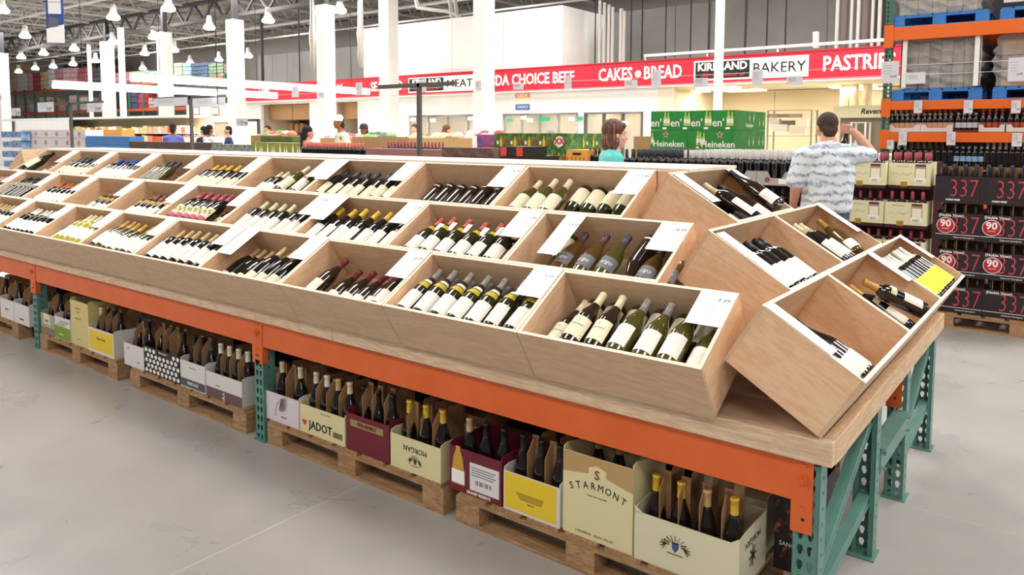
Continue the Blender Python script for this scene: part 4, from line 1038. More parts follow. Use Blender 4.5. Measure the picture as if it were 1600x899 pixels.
# racks, tables in the bakery
def shelfrack(u0, u1, v0, v1, y, nsh, label, goods=None, m=STEEL):
    a, b_, z0, z1 = span(u0, v0, u1, v1, y); t = empty('shelf_rack', ((a+b_)/2, y, 0), label, 'shelf'); to = t.location
    for x in (a, b_):
        for yy in (y, y+.5): MB(to).box(x-.02, x+.02, yy-.02, yy+.02, 0, z1).obj('post', m, t)
    for i in range(nsh): MB(to).box(a, b_, y, y+.5, 1.0+(z1-1.0)*i/max(1, nsh-1)-.015, 1.0+(z1-1.0)*i/max(1, nsh-1)).obj('shelf_board', m, t)
    return a, b_, z1
shelfrack(1200, 1268, 172, 210, YB+1.2, 3, 'steel shelving with trays in the bakery, left of the man')
shelfrack(1330, 1352, 191, 212, YB+.8, 3, 'small white tray rack in the bakery, right of the man', m=WHITE)
rnd = random.Random(3)
for i, (u, v, wd, h, c) in enumerate([(1208, 181, .3, .1, '#b09a7c'), (1225, 181, .35, .09, '#8c7f6e'), (1243, 181, .3, .1, '#a59680'), (1212, 190, .25, .15, '#d9d0c0'), (1232, 192, .3, .12, '#6d6258'), (1255, 192, .25, .2, '#efe6d6'), (1220, 200, .4, .2, '#f0ece2'), (1248, 204, .4, .2, '#e9dcc6')]):
    p = at(u, v, y=YB+1.35); tag(MB(p).box(p.x-wd/2, p.x+wd/2, p.y-.1, p.y+.1, p.z-h/2, p.z+h/2).obj('bakery_tray', mat('tray '+c, c, .5), None, p), 'pale bakery tray or tub on the bakery shelving, %s in the row' % ORD[i], 'tray', 'trays on the bakery shelving')
ct = empty('bakery_counter', (-5, YB-.6, 0), 'long pale bakery counter in front of the kitchen', 'counter')
for i in range(4): MB((-5, YB-.6, 0)).box(-9.4+i*2.3, -9.4+(i+1)*2.3-.01, YB-1.0, YB-.2, 0, 1.25).obj('counter_front', CREAM2, ct)
MB((-5, YB-.6, 0)).box(-9.4, -.2, YB-1.05, YB-.15, 1.25, 1.29).obj('counter_top', WALLW, ct)

# ---- square white columns with dark stubs
def column(u, x, y, wd, ztop, label, stub=True, nm='square_column', m=WALLW):
    t = empty(nm, (x, y, 0), label, 'column'); to = (x, y, 0)
    MB(to).box(x-wd/2, x+wd/2, y-wd/2, y+wd/2, 0, ztop).obj('column_cover', m, t)
    if stub: MB(to).box(x-.1, x+.1, y-.1, y+.1, ztop, CEIL-.75).obj('steel_stub', DARK, t)
    return t
for i, (u, d_, ztop, wd) in enumerate([(6, 44, 6.25, .5), (170, 39.6, 6.4, .5), (259.5, 35.6, 6.37, .5), (369.5, 31, 6.27, .5), (510, 27, 6.2, .46), (608, 25, CEIL-.8, .46), (756, 24.5, CEIL-.8, .46)]):
    p = at(u, 150, d=d_); 
    if i > 4: p = at(u, 150, y=15.6)
    t = column(u, p.x, p.y, wd, ztop, 'square white column, %s from the left edge of the photo' % ORD[i], i < 5)
    if i == 0: text('319', .5, REDP, t, Matrix.Translation((wd/2-.25, -wd/2-.005, 4.0-.35)) @ Matrix.Rotation(pi/2, 4, 'X'), .002)
for i, (u, d_, ztop, r) in enumerate([(142, 40, 6.3, .1), (192, 36.5, 6.7, .15)]):
    p = at(u, 150, d=d_); tag(MB((p.x, p.y, 0)).cyl((p.x, p.y, 0), (p.x, p.y, ztop), r, 12).obj('round_pole', WALLW, None, (p.x, p.y, 0)), '%s slim pale pole between the left white columns' % ('farther' if i == 0 else 'nearer'), 'column')
p = at(1122, 150, y=11.5); t = empty('round_pole', (p.x, p.y, 0), 'slim white round pole in front of the bakery sign', 'column')
MB().cyl((0, 0, 0), (0, 0, CEIL-.7), .085, 16).obj('pole', WHITE, t); MB().cyl((0, 0, 0), (0, 0, .05), .14, 12).obj('foot', WHITE, t)

# ---- glowing tube lights and sign stands over the produce aisle
TUBE = mat('glowing tube', '#fffdf6', .3, emit=4)
for i, (u0, v0, u1, v1, x) in enumerate([(83, 140, 432, 147, -14.0), (205, 131, 576, 139, -12.2)]):
    a = at(u0, v0, x=x); b_ = at(u1, v1, x=x); zz = (a.z+b_.z)/2
    t = empty('tube_light', (x, a.y, zz), '%s long glowing tube light hanging over the produce aisle' % ('nearer lower' if i == 0 else 'farther upper'), 'ceiling lamp')
    L = b_.y-a.y
    MB().box(-.05, .05, 0, L, .04, .1).obj('fixture_body', WHITE, t); MB().cyl((0, 0, 0), (0, L, 0), .045, 10).obj('tube', TUBE, t)
    for q in (.5, L-.5): MB().cyl((0, q, .1), (0, q, CEIL-zz-.1), .006, 4).obj('cord', DARK, t)
GP = mat('dark grey stand steel', '#55534f', .5)
def stand_sign(upost, v0, v1, arms, y, label):
    b_ = at(upost, v0, y=y); t = empty('sign_stand', (b_.x, y, 0), label, 'sign stand'); to = Vector((b_.x, y, 0))
    MB(to).box(b_.x-.03, b_.x+.03, y-.03, y+.03, 0, b_.z).obj('post', GP, t); MB(to).box(b_.x-.2, b_.x+.2, y-.2, y+.2, 0, .02).obj('foot', GP, t)
    a = at(arms[0], arms[2], y=y); c = at(arms[1], arms[3], y=y); z = b_.z
    MB(to).box(a.x, c.x, y-.03, y+.03, z-.06, z).obj('arm', GP, t)
    return t
stand_sign(655, 130, 220, (592, 712, 130, 134), 6.2, 'dark grey T-shaped sign stand before the white column')
stand_sign(298, 150, 220, (240, 352, 151, 151), 6.6, 'dark grey sign stand carrying pale cards, left of the counter wall')
stand_sign(110, 160, 205, (85, 160, 160, 160), 6.6, 'dark grey sign stand before the cheese case')
stand_sign(404, 186, 215, (380, 405, 186, 186), 9.0, 'short dark sign stand beside the left kitchen opening')
CARD = mat('pale grey card', '#dedce2', .5)
def card(u0, v0, u1, v1, y, label, txt=None, group=None, sz=.06):
    a, b_, z0, z1 = span(u0, v0, u1, v1, y); p = Vector(((a+b_)/2, y, z0)); t = empty('price_card', p, label, 'price sign', group)
    MB(p).box(a, b_, y-.002, y, z0, z1).obj('card', CARD, t)
    k = MB(p)
    for i in range(4): k.box(a+(b_-a)*.12, a+(b_-a)*.6, y-.003, y-.002, z1-(z1-z0)*(.2+i*.12), z1-(z1-z0)*(.2+i*.12)+.004*(y/7))
    tag(k.obj('small_print', INK, t), kind='stuff')
    if txt: text(txt, sz, BLACK, t, FRONT((b_-a)*.2, -.004, (z1-z0)*.3), .0005)
    return t
for i, (a, b_, c, d_, y, s) in enumerate([(240, 153, 293, 166, 6.56, None), (301, 153, 352, 167, 6.56, None), (59, 160, 84, 175, 6.56, '19.69'), (136, 161, 160, 175, 6.56, '15.99'), (17, 169, 32, 181, 6.56, '20.39'), (369, 185, 387, 197, 8.9, '17.99')]):
    card(a, b_, c, d_, y, 'pale card on the produce sign stands, %s listed from the counter wall' % ORD[i], s, 'cards on the sign stands', .14)
hang = [(556, 129, 566, 149), (590+62, 126, 666, 145), (743, 126, 752, 142), (802, 130, 818, 140), (882, 118, 893, 140), (976, 125, 996, 138), (1018, 110, 1033, 136), (1084, 122, 1106, 136), (1175, 109, 1192, 134), (1229, 119, 1254, 133), (459-3, 135, 467, 152), (497, 144, 507, 153)]
for i, (a, b_, c, d_) in enumerate(sorted(hang)):
    card(a, b_, c, d_, 6.5, 'small pale price card hung on wires over the beer, %s from the left' % ORD[i], None, 'hanging price cards')
card(1377, 96, 1404, 130, 6.5, 'large pale price card hung before the green rack upright', '16.99', None, .03)
card(1575, 90, 1602, 127, 6.5, 'large pale price card hung at the right edge of the photo', '5.99', None, .03)
wr = empty('wire_line', (-3, 6.53, 2.4), 'pair of thin wires carrying the hanging price cards', 'wire')
for zz in (at(1250, 110, y=6.53).z, at(1250, 124, y=6.53).z): MB((-3, 6.53, 2.4)).cyl((-14, 6.53, zz), (3.5, 6.53, zz), .0025, 4).obj('wire', mat('thin pale wire', '#d9d4d0', .4), wr)
for x in (-13.9, 3.4): MB((-3, 6.53, 2.4)).cyl((x, 6.53, 2.3), (x, 6.53, CEIL-.7), .01, 5).obj('wire_hanger', DARK, wr)

# ---- blue hanging banner
p = at(89, 67, d=20); bn = empty('hanging_banner', p, 'blue and white double-sided banner hanging at the upper left', 'banner', None, Matrix.Translation(p) @ Matrix.Rotation(-YAW+.1, 4, 'Z'))
BB = mat('banner blue', '#2c4b93', .5)
MB().box(-.24, .2, -.01, .01, 0, 1.9).obj('banner_cloth', BB, bn); MB().box(-.18, .14, -.016, -.01, .75, 1.85).obj('picture_print', mat('banner pale print', '#e8e6ea', .5), bn)
for zz in (1.05, 1.3, 1.55): MB().box(-.18, .14, -.018, -.016, zz, zz+.012).obj('print_line', REDP, bn)
MB().prism([(-.24, 0), (.2, 0), (.2, .48), (-.24, .36)], 0, .008, 0, FRONT(0, -.012, 0)).obj('lower_print', WHITE, bn)
MB().prism([(-.2, .38), (.05, .42), (.1, .62), (-.16, .68)], 0, .005, 0, FRONT(0, -.018, 0)).obj('photo_print', mat('banner photo grey', '#5f646e', .5), bn)
for x in (-.2, .16): MB().cyl((x, 0, 1.9), (x, 0, 5.2), .008, 4).obj('cord', DARK, bn)

# ---- far racks on the left
YR = 24.0
OR2 = mat('far rack orange', '#c75a3a', .5)
fr = empty('far_rack', (at(120, 150, y=YR).x, YR, 0), 'tall orange and green pallet rack at the far left', 'rack'); fo = fr.location
zb1 = at(82, 139, y=YR).z; zb2 = at(100, 174, y=YR).z; xl, xr_ = at(-30, 150, y=YR).x, at(352, 150, y=YR).x
n = 20
for i in range(n+1):
    x = xl+(xr_-xl)*i/n; MB(fo).box(x-.06, x+.06, YR-.06, YR+.06, 0, zb1+.1).obj('post', DGREEN, fr)
for z in (zb1-.15, zb2-.1, 1.2):
    for i in range(n): MB(fo).box(xl+(xr_-xl)*i/n+.06, xl+(xr_-xl)*(i+1)/n-.06, YR-.1, YR-.02, z-.08, z+.1).obj('beam', OR2, fr)
for z in (zb1-.06, zb2-.01): MB(fo).box(xl, xr_, YR-.1, YR+1.2, z+.01, z+.04).obj('shelf_deck', SHELFD, fr)
topg = [(16, 26, 100, '#c9ab84'), (27, 40, 115, '#ead8d4'), (42, 50, 115, '#dfa5ac'), (51, 62, 114, '#a53f4c'), (63, 74, 112, '#cfb68c'), (75, 85, 108, '#d9dbe4'), (86, 97, 107, '#b98290'), (98, 109, 106, '#e2b0ba'), (110, 120, 106, '#dfa8b2'), (121, 141, 106, '#b5505f'), (146, 160, 105, '#4c4a63'), (180, 190, 114, '#dfa2ac'), (196, 204, 112, '#d98f9c'), (206, 217, 111, '#a3baa8'), (219, 233, 110, '#83a48e'), (234, 250, 111, '#86a291'), (272, 284, 98, '#d7c7a6'), (286, 298, 98, '#a3c3dc'), (299, 324, 98, '#3f5772'), (326, 349, 99, '#65735a'), (350, 358, 100, '#675853')]
for i, (u0, u1, v0, c) in enumerate(topg):
    a, b_, _, z1 = span(u0, v0, u1, v0+4, YR+.1); z0 = zb1+.0
    t = empty('goods_stack', ((a+b_)/2, YR+.1, z0), 'wrapped pallet of goods atop the far rack, %s from the left' % (ORD[i] if i < 12 else str(i+1)+'th'), 'goods', 'wrapped pallets on the far rack'); to = t.location
    n_ = 4; nx = max(1, int((b_-a)/.5)); 
    for q in range(n_):
        for k in range(nx):
            zz0 = z0+(z1-z0)*q/n_; x0 = a+(b_-a)*k/nx
            MB(to).box(x0+.01, x0+(b_-a)/nx-.01, YR+.1-.02*(q % 2), YR+1.1, zz0+.01, z0+(z1-z0)*(q+1)/n_-.02).obj('carton_tier', mat('goods '+c, c, .5, col2=tuple(min(1, int(c[j:j+2], 16)/255*1.15+.05) for j in (1, 3, 5)), scale=2.2), t)
midg = ['#c9b58e', '#dcdcee', '#e6ded8', '#d79a6a', '#caa6b0', '#e3c9cc', '#f0eeea', '#8a8a86', '#6a6c70', '#4b4142', '#4c4a55', '#5a5c78', '#c73a4a', '#b8a8a0', '#8d7b70']
for i, c in enumerate(midg):
    u0 = 30+i*15.5; 
    a, b_, _, _ = span(u0, 150, u0+12.5, 160, YR+.1)
    t = empty('goods_stack', ((a+b_)/2, YR+.1, zb2+.03), 'goods on the middle level of the far rack, %s' % (ORD[i]+' from the left' if i < 12 else str(i+1)+'th from the left'), 'goods', 'goods on the middle level of the far rack'); to = t.location
    hh = (1.0, .7, 1.2)[i % 3]
    for q in range(3): MB(to).box(a+.02, b_-.02, YR+.12-.03*(q % 2), YR+1.0, zb2+.04+hh*q/3, zb2+.03+hh*(q+1)/3-.02).obj('carton_tier', mat('goods '+c, c, .5), t)
# ---- chilled case with packed food, far left
YCASE = 13.5
a, b_, _, _ = span(-10, 185, 290, 190, YCASE); ztop = at(150, 183, y=YCASE).z
cs = empty('chilled_case', ((a+b_)/2, YCASE, 0), 'long white chilled display case with packed food at the far left', 'display case'); co = cs.location
MB(co).box(a, b_, YCASE-.1, YCASE+1.2, ztop-.09, ztop).obj('canopy', WALLW, cs); MB(co).box(a, b_, YCASE+1.0, YCASE+1.2, 0, ztop-.1).obj('back_panel', CREAM2, cs); MB(co).box(a, b_, YCASE-.1, YCASE, 0, .95).obj('base_front', WALLW, cs)
for q in range(3): MB(co).box(a, b_, YCASE+.1, YCASE+1.0, .95+.36*q, .98+.36*q).obj('shelf_board', WALLW, cs)
x0_, x1_, _, _ = span(25, 186, 108, 190, YCASE-.1); MB(co).box(x0_, x1_, YCASE-.13, YCASE-.1, 1.45, ztop-.1).obj('front_panel', WALLW, cs)
for xx_ in (-26, -22, -18, -14): area('case_light', (xx_, YCASE+.3, ztop-.12), 3.5, .3, 150, (1, .9, .72))
FOODC = ['#f0dfae', '#f4ecd8', '#e7b45a', '#e3c16a', '#d78a5a', '#f6f0e0', '#efd58e', '#caa13f']
idx = 0
for q in range(3):
    u = 68 if q else 112; kk = 0
    while u < 286:
        wpx = 5.2+rnd.random()*3; c = FOODC[rnd.randrange(8)]
        if u > 225: c = ['#e58a6a', '#f0c0a0', '#d9643f', '#f4e4d4'][rnd.randrange(4)]
        xx0 = at(u, 200, y=YCASE+.15).x; xx1 = at(u+wpx*.9, 200, y=YCASE+.15).x; z0 = .98+.36*q; h = .2+.1*rnd.random()
        idx += 1
        t = MB(((xx0+xx1)/2, YCASE+.15, z0)).box(xx0, xx1, YCASE+.12+rnd.random()*.1, YCASE+.6, z0+.001, z0+h).obj('food_pack', mat('food '+c, c, .45), None, ((xx0+xx1)/2, YCASE+.15, z0))
        kk += 1
        tag(t, '%s food pack, %s from left, %s shelf of the far chilled case' % ({'#f0dfae': 'cream', '#f4ecd8': 'white', '#e7b45a': 'golden', '#e3c16a': 'yellow', '#d78a5a': 'orange', '#f6f0e0': 'white', '#efd58e': 'pale yellow', '#caa13f': 'mustard', '#e58a6a': 'salmon', '#f0c0a0': 'peach', '#d9643f': 'red orange', '#f4e4d4': 'pale'}[c], nth(min(kk-1, 38)), ['lowest', 'middle', 'upper'][q]), 'food pack', 'packs on the %s shelf of the chilled case' % ['lowest', 'middle', 'upper'][q])
        u += wpx

# ---- stacks of boxed drinks behind the display
def cube_box(name, x0, x1, y0, y1, z0, z1, m, label, group=None):
    t = empty(name, ((x0+x1)/2, y0, z0), label, 'carton', group); W, D, H = x1-x0, y1-y0, z1-z0
    MB().box(-W/2+.002, W/2-.002, 0, D, .001, H-.002).obj('carton_body', m, t)
    return t, W, D, H
GRN = mat('bright green carton', '#1f7f33', .4, col2='#2f9440', scale=4); BOTG = mat('pale green bottle print', '#b9cf6a', .4); STARR = mat('red star print', '#cf3a2f', .45)
def star(e, x, z, r, y=-.001, M=None):
    pts = [(r*(1 if i % 2 == 0 else .42)*sin(i*pi/5), r*(1 if i % 2 == 0 else .42)*cos(i*pi/5)) for i in range(10)]
    F = FRONT(x, 0, z) if M is None else M
    MB().prism([(p*1.25, q*1.25) for p, q in pts], 0, .0008, 0, F).obj('star_outline', WHITE, e); MB().prism(pts, 0, .0016, 0, F).obj('star_print', STARR, e)
def bottle_print(e, F, h, m=BOTG, lab=WHITE):
    pr = [(-.5, 0), (.5, 0), (.5, .55), (.2, .75), (.18, 1), (-.18, 1), (-.2, .75), (-.5, .55)]
    MB().prism([(p*h*.26, q*h) for p, q in pr], 0, .001, 0, F).obj('bottle_print', m, e); MB().prism([(-.11*h, .2*h), (.11*h, .2*h), (.11*h, .48*h), (-.11*h, .48*h)], 0, .0016, 0, F).obj('bottle_label_print', lab, e)
def SIDE(x, y, z): return Matrix.Translation((x, y, z)) @ Matrix.Rotation(pi/2, 4, 'Z') @ Matrix.Rotation(pi/2, 4, 'X')
zt = 2.03; bh = .268; y0 = 7.5; hx0, hx1 = -4.46, -3.23
base = empty('carton_stack', (-3.85, y0, .14), 'lower tiers of the bright green beer carton stack', 'carton stack')
for q in range(4): MB((-3.85, y0, .14)).box(hx0, hx1, y0, y0+1.2, .14+q*.2715+.002, .14+(q+1)*.2715-.002).obj('carton_tier', GRN, base)
pallet(hx0, hx1, y0, y0+1.2, 'wooden pallet under the green beer cartons with red stars')
for tier in range(3):
    z1 = zt-tier*bh; z0 = z1-bh
    if tier % 2 == 0: cols = [(hx0+i*(hx1-hx0)/4, hx0+(i+1)*(hx1-hx0)/4) for i in range(4)]
    else: cols = [(hx0, hx0+.54), (hx0+.54, hx0+.72), (hx0+.72, hx1)]
    if tier == 1: cols = [(hx0, hx0+.56), (hx0+.56, hx0+.98-.2), (hx0+.78, hx1)]
    for i, (a, b_) in enumerate(cols):
        t, W, D, H = cube_box('beer_carton', a, b_, y0, y0+.41, z0, z1, GRN, 'green beer carton, %s tier of the star stack, %s from the left' % (['top', 'second', 'third'][tier], ORD[i]), 'green star beer cartons')
        if W < .4:
            if tier != 1: text("en'", .15, WHITE, t, FRONT(-W*.24, -.001, H*.36), .0005, bold=.002)
            bottle_print(t, FRONT(W*.22, 0, H*.22), H*.72); bottle_print(t, FRONT(W*.38, 0, H*.22), H*.68); MB().box(W*.1, W*.3, -.0016, 0, .01, .04).obj('barcode', WHITE, t)
        else:
            text('Heineken', .125, WHITE, t, FRONT(-W*.0, -.001, H*.27), .0005, bold=.002); star(t, -W*.08 if i == 0 else W*.05, H*.76, .042)
            bottle_print(t, FRONT(-W*.45, 0, H*.25), H*.6); star(t, W*.3, H*.78, .03) if False else None
    for j, (ya, yb) in enumerate(((y0+.41, y0+.82), (y0+.82, y0+1.2))):
        t, W, D, H = cube_box('beer_carton', hx1-.41, hx1, ya, yb, z0, z1, GRN, 'green beer carton on the right side of the star stack, %s tier, %s one' % (['top', 'second', 'third'][tier], ['nearer', 'farther'][j]), 'green star beer cartons')
        if tier == 0 and j == 0:
            text('Heineken', .08, WHITE, t, SIDE(W/2+.001, D*.35, H*.25), .0005, bold=.002, sx=.9)
        for q in range(2): bottle_print(t, SIDE(W/2, D*(.35+.4*q), H*.45 if tier == 0 and j == 0 else H*.2), H*.5)
# double-X beer cartons
XG = mat('mottled green beer carton', '#2f6a34', .4, col2='#8fae55', scale=7, lo=.45, hi=.7); XY = mat('yellow beer print', '#e6c62f', .4)  # green carton colour with lighter green mottling
zt2 = 1.715; xx0, xx1 = -7.33, -5.90
base = empty('carton_stack', (-6.6, y0, .14), 'lower tiers of the green and yellow beer carton stack', 'carton stack')
for q in range(4): MB((-6.6, y0, .14)).box(xx0, xx1, y0, y0+1.35, .14+q*.264+.002, .14+(q+1)*.264-.002).obj('carton_tier', XG, base)
pallet(xx0, xx1, y0, y0+1.35, 'wooden pallet under the yellow glass beer cartons')
for tier in range(2):
    z1 = zt2-tier*.26; z0 = z1-.26
    for i in range(5):
        a = xx0+(xx1-xx0)*i/5; b_ = xx0+(xx1-xx0)*(i+1)/5
        t, W, D, H = cube_box('beer_carton', a, b_, y0, y0+.4, z0, z1, XG, 'green carton with yellow glass print, %s tier, %s from the left' % (['top', 'second'][tier], ORD[i]), 'yellow glass beer cartons')
        bottle_print(t, FRONT(-W*.22, 0, H*.15), H*.75, mat('amber bottle print', '#8a5a1c', .4)); bottle_print(t, FRONT(W*.02, 0, H*.12), H*.7, XY, XY)
        text('X', .12, REDP, t, FRONT(W*.34, -.001, H*.45), .0006, bold=.006)
        if (tier, i) in ((0, 4), (1, 2)):
            disc(t, W*.05, H*.5, .085, WHITE, -.002); text('XX', .13, REDP, t, FRONT(W*.05, -.003, H*.5), .0006, bold=.006)
    for j in range(3):
        t, W, D, H = cube_box('beer_carton', xx1-.3, xx1, y0+.4+j*.3, y0+.7+j*.3, z0, z1, XG, 'green carton with yellow glass print on the right side, %s tier, %s back' % (['top', 'second'][tier], ORD[j]), 'yellow glass beer cartons')
        bottle_print(t, SIDE(W/2, D*.35, H*.15), H*.7, XY, XY); bottle_print(t, SIDE(W/2, D*.7, H*.15), H*.7, mat('amber bottle print', '#8a5a1c', .4))
# generic lower stacks seen just above the crates
def stack(u0, u1, vtop, y, hbox, nx, m, label, nm='carton_row', printfn=None, depth=.5, cat='carton'):
    a, b_, _, _ = span(u0, vtop, u1, vtop+10, y); z1 = at((u0+u1)/2, vtop, y=y).z
    e = empty('carton_stack', ((a+b_)/2, y, 0), 'lower cartons beneath the '+label, 'carton stack'); nt = max(1, int((z1-hbox)/.3)); 
    for q in range(nt): MB(((a+b_)/2, y, 0)).box(a, b_, y+.01, y+depth+.3, (z1-hbox)*q/nt+.002, (z1-hbox)*(q+1)/nt-.002).obj('carton_tier', m, e)
    for i in range(nx):
        x0 = a+(b_-a)*i/nx; x1 = a+(b_-a)*(i+1)/nx
        t, W, D, H = cube_box('drinks_carton', x0, x1, y, y+depth, z1-hbox, z1, m, '%s, %s from the left' % (label, ORD[i]), label)
        if printfn: printfn(t, W, D, H, i)
    return a, b_, z1
OVAL = mat('red oval print', '#c2556a', .5)
def pr_oval(t, W, D, H, i):
    disc(t, 0, H*.45, H*.30, OVAL, -.002, sx=1.3); disc(t, 0, H*.42, H*.20, WHITE, -.003, sx=1.25); disc(t, 0, H*.42, H*.15, OVAL, -.004, sx=1.25)
for tier in range(3): stack(33, 133, 203+tier*13.5, 7.5, .24, 6, WHITEC, 'white carton with red oval print, %s tier' % ['top', 'second', 'third'][tier], printfn=pr_oval, depth=.5 if tier == 0 else .45) if tier == 0 else None
a0, a1, _, _ = span(33, 203, 133, 213, 7.5); zt3 = at(83, 203, y=7.5).z
for tier in (1, 2):
    for i in range(6):
        t, W, D, H = cube_box('drinks_carton', a0+(a1-a0)*i/6, a0+(a1-a0)*(i+1)/6, 7.5-.02*tier, 7.5, zt3-.25*(tier+1), zt3-.25*tier, WHITEC, 'white carton with red oval print, %s tier, %s from the left' % (['', 'second', 'third'][tier], ORD[i]), 'white red oval cartons lower tiers')
        pr_oval(t, W, D, H, i)
BLUEC = mat('blue beer carton', '#3f6fa8', .5, col2='#a9c3dd', scale=3)
for tier in range(4):
    a, b_, _, _ = span(2+(tier % 2)*2, 205, 33, 215, 7.2); z1 = at(17, 205+tier*15.5, y=7.2).z
    for i in range(2):
        t, W, D, H = cube_box('drinks_carton', a+(b_-a)*i/2, a+(b_-a)*(i+1)/2, 7.2, 7.45, z1-.30, z1-.01, BLUEC, 'blue and white beer carton at the left edge, %s tier, %s one' % (ORD[tier], ['left', 'right'][i]), 'blue beer cartons at the left edge')
        MB().box(-W/2+.01, W/2-.01, -.002, 0, .0, H*.35).obj('white_band', WHITE, t); text('BUD', .1, mat('dark blue print', '#25406e', .5), t, FRONT(0, -.003, H*.7), .0005)
_a, _b, _, _ = span(2, 205, 33, 215, 7.2)
tag(MB(((_a+_b)/2, 7.3, 0)).box(_a, _b, 7.2, 7.45, 0, at(17, 205+3*15.5, y=7.2).z-.305).obj('carton_block', BLUEC, None, ((_a+_b)/2, 7.3, 0)), 'lowest blue beer cartons, hidden behind the display', 'carton stack')
BLUE2 = mat('sky blue tray', '#4a86c8', .5)
stack(134, 202, 213, 7.5, .22, 4, BLUE2, 'sky blue drinks tray', depth=.4)
CRATEO = mat('orange plastic crate', '#d99a3c', .5)
stack(133, 190, 203, 9.0, .22, 5, CRATEO, 'orange crate before the cheese case', depth=.4)
OLV = mat('olive green carton', '#8b8c36', .5)
def pr_ol(t, W, D, H, i):
    bottle_print(t, FRONT(-W*.2, 0, H*.1), H*.8, mat('cream bottle print', '#e8e2c0', .4)); bottle_print(t, FRONT(W*.15, 0, H*.1), H*.6, mat('cream bottle print', '#e8e2c0', .4)); bottle_print(t, FRONT(W*.32, 0, H*.1), H*.6, mat('cream bottle print', '#e8e2c0', .4))
stack(394, 472, 223, 7.4, .26, 4, OLV, 'olive green bottle carton', printfn=pr_ol)
DOLV = mat('dark olive tray', '#66703a', .6, col2='#4f5a2c', scale=8)
stack(407, 455, 213, 8.4, .12, 3, DOLV, 'dark olive six-pack behind the olive cartons', depth=.3)
stack(780, 820, 229, 5.5, .13, 1, BLACK, 'black carton with two red stripes', printfn=lambda t, W, D, H, i: [MB().box(x, x+W*.24, -.002, 0, .005, H-.01).obj('red_stripe', mat('coral red print', '#c9433c', .5), t) for x in (-W*.45, W*.18)])
def pr_crate(t, W, D, H, i):
    MB().box(-.06, .06, -.004, 0, H*.55, H*.75).obj('hand_hole', BLACK, t)
    for q in range(5): MB().box(-W*.45+q*W*.19, -W*.40+q*W*.19, -.004, 0, H*.1, H*.4).obj('vent_slot', mat('dark amber', '#9a6420', .6), t)
stack(885, 918, 234, 5.6, .15, 1, CRATEO, 'orange plastic bottle crate behind the top row', printfn=pr_crate)
PINKC = mat('dusty pink carton', '#a0716a', .6)
stack(572, 690, 233, 6.4, .14, 4, PINKC, 'dusty pink open wine carton', depth=.3)
stack(690, 768, 231, 6.0, .13, 3, mat('brown slatted carton', '#7a5a4c', .6, col2='#2f2624', scale=9), 'brown divided carton full of dark bottles', depth=.3)
stack(202, 330, 222, 7.4, .25, 6, mat('dark mixed carton', '#4a3a36', .6, col2='#6a5040', scale=5), 'dark brown wine carton in the low row', depth=.3)
stack(330, 394, 226, 7.4, .2, 3, mat('grey can tray', '#5c5f52', .6, col2='#aeb0aa', scale=9), 'grey green tray in the low row', depth=.3)
stack(745, 772, 210, 9.5, .22, 1, mat('violet fruit box', '#3b3f86', .5, col2='#b34a5a', scale=6), 'violet fruit box behind the beer cartons', depth=.4)
stack(990, 1017, 213, 9.5, .5, 1, KRAFT, 'brown box with a red and white top behind the woman', depth=.5)

# single-mesh bottles for the far rows
def mini(key, glass_m, cap_c, prof=BORD, capz=.225, lab=None, sil=8):
    m = MB().lathe([(r, z) for r, z in prof if z <= .23]+[(.0145, capz)], sil, 0); m.lathe([(.0165, capz), (.0165, .297), (.012, .30)], sil, 1)
    mats = [glass_m, capm(cap_c)]
    if lab: m.lathe([(rad(prof, .05)+.001, .05), (rad(prof, .14)+.001, .14)], sil, 2, None, True, 0, 2*pi, False); mats.append(lab)
    return m.mesh('wine_bottle', mats)
mb_black = mini('k', GL['dark'], 'black'); mb_grey = mini('g', GL['dark'], 'dgrey'); mb_silver = mini('s', GL['dark'], 'grey'); mb_mar = mini('m', GL['dark'], 'burgundy', lab=labm('cream'))
CAPC['silver'] = '#b9b6b2'; mb_pale = mini('p', GL['dark'], 'silver'); mb_red = mini('r', GL['dark'], 'burgundy')
zb = 1.245
def joined(spots, me, label, cat, group=None):
    """many alike bottles past the countable limit, joined into one object"""
    n = len(me.vertices); vs = []; fs = []; mi = []; base = [tuple(v.co) for v in me.vertices]; pf = [tuple(p.vertices) for p in me.polygons]; pm_ = [p.material_index for p in me.polygons]
    for k, (x, y, z) in enumerate(spots):
        vs += [(a+x, b+y, c+z) for a, b, c in base]; fs += [tuple(i+k*n for i in f) for f in pf]; mi += pm_
    m2 = bpy.data.meshes.new('wine_bottles'); m2.from_pydata(vs, [], fs)
    for q in me.materials: m2.materials.append(q)
    m2.polygons.foreach_set('material_index', mi); m2.polygons.foreach_set('use_smooth', [True]*len(fs)); m2.update()
    o = link('wine_bottles', m2); return tag(o, label, cat, None, 'stuff')
sp_p = []; sp_b = []
for i in range(22):
    for j in range(9):
        x = -3.20+i*.0795+random.uniform(-.004, .004); y = 4.52+j*.125
        (sp_p if x > -2.60 else sp_b).append((x, y, zb+.002))
joined(sp_p, mb_pale, 'many dark bottles with silver capsules standing close together on the big stack', 'bottles')
joined(sp_b, mb_black, 'many dark bottles with black capsules standing close together on the big stack', 'bottles')
LOWB = []; NUMB = []
GCAR = mat('grey wine carton', '#a8a3a0', .6)
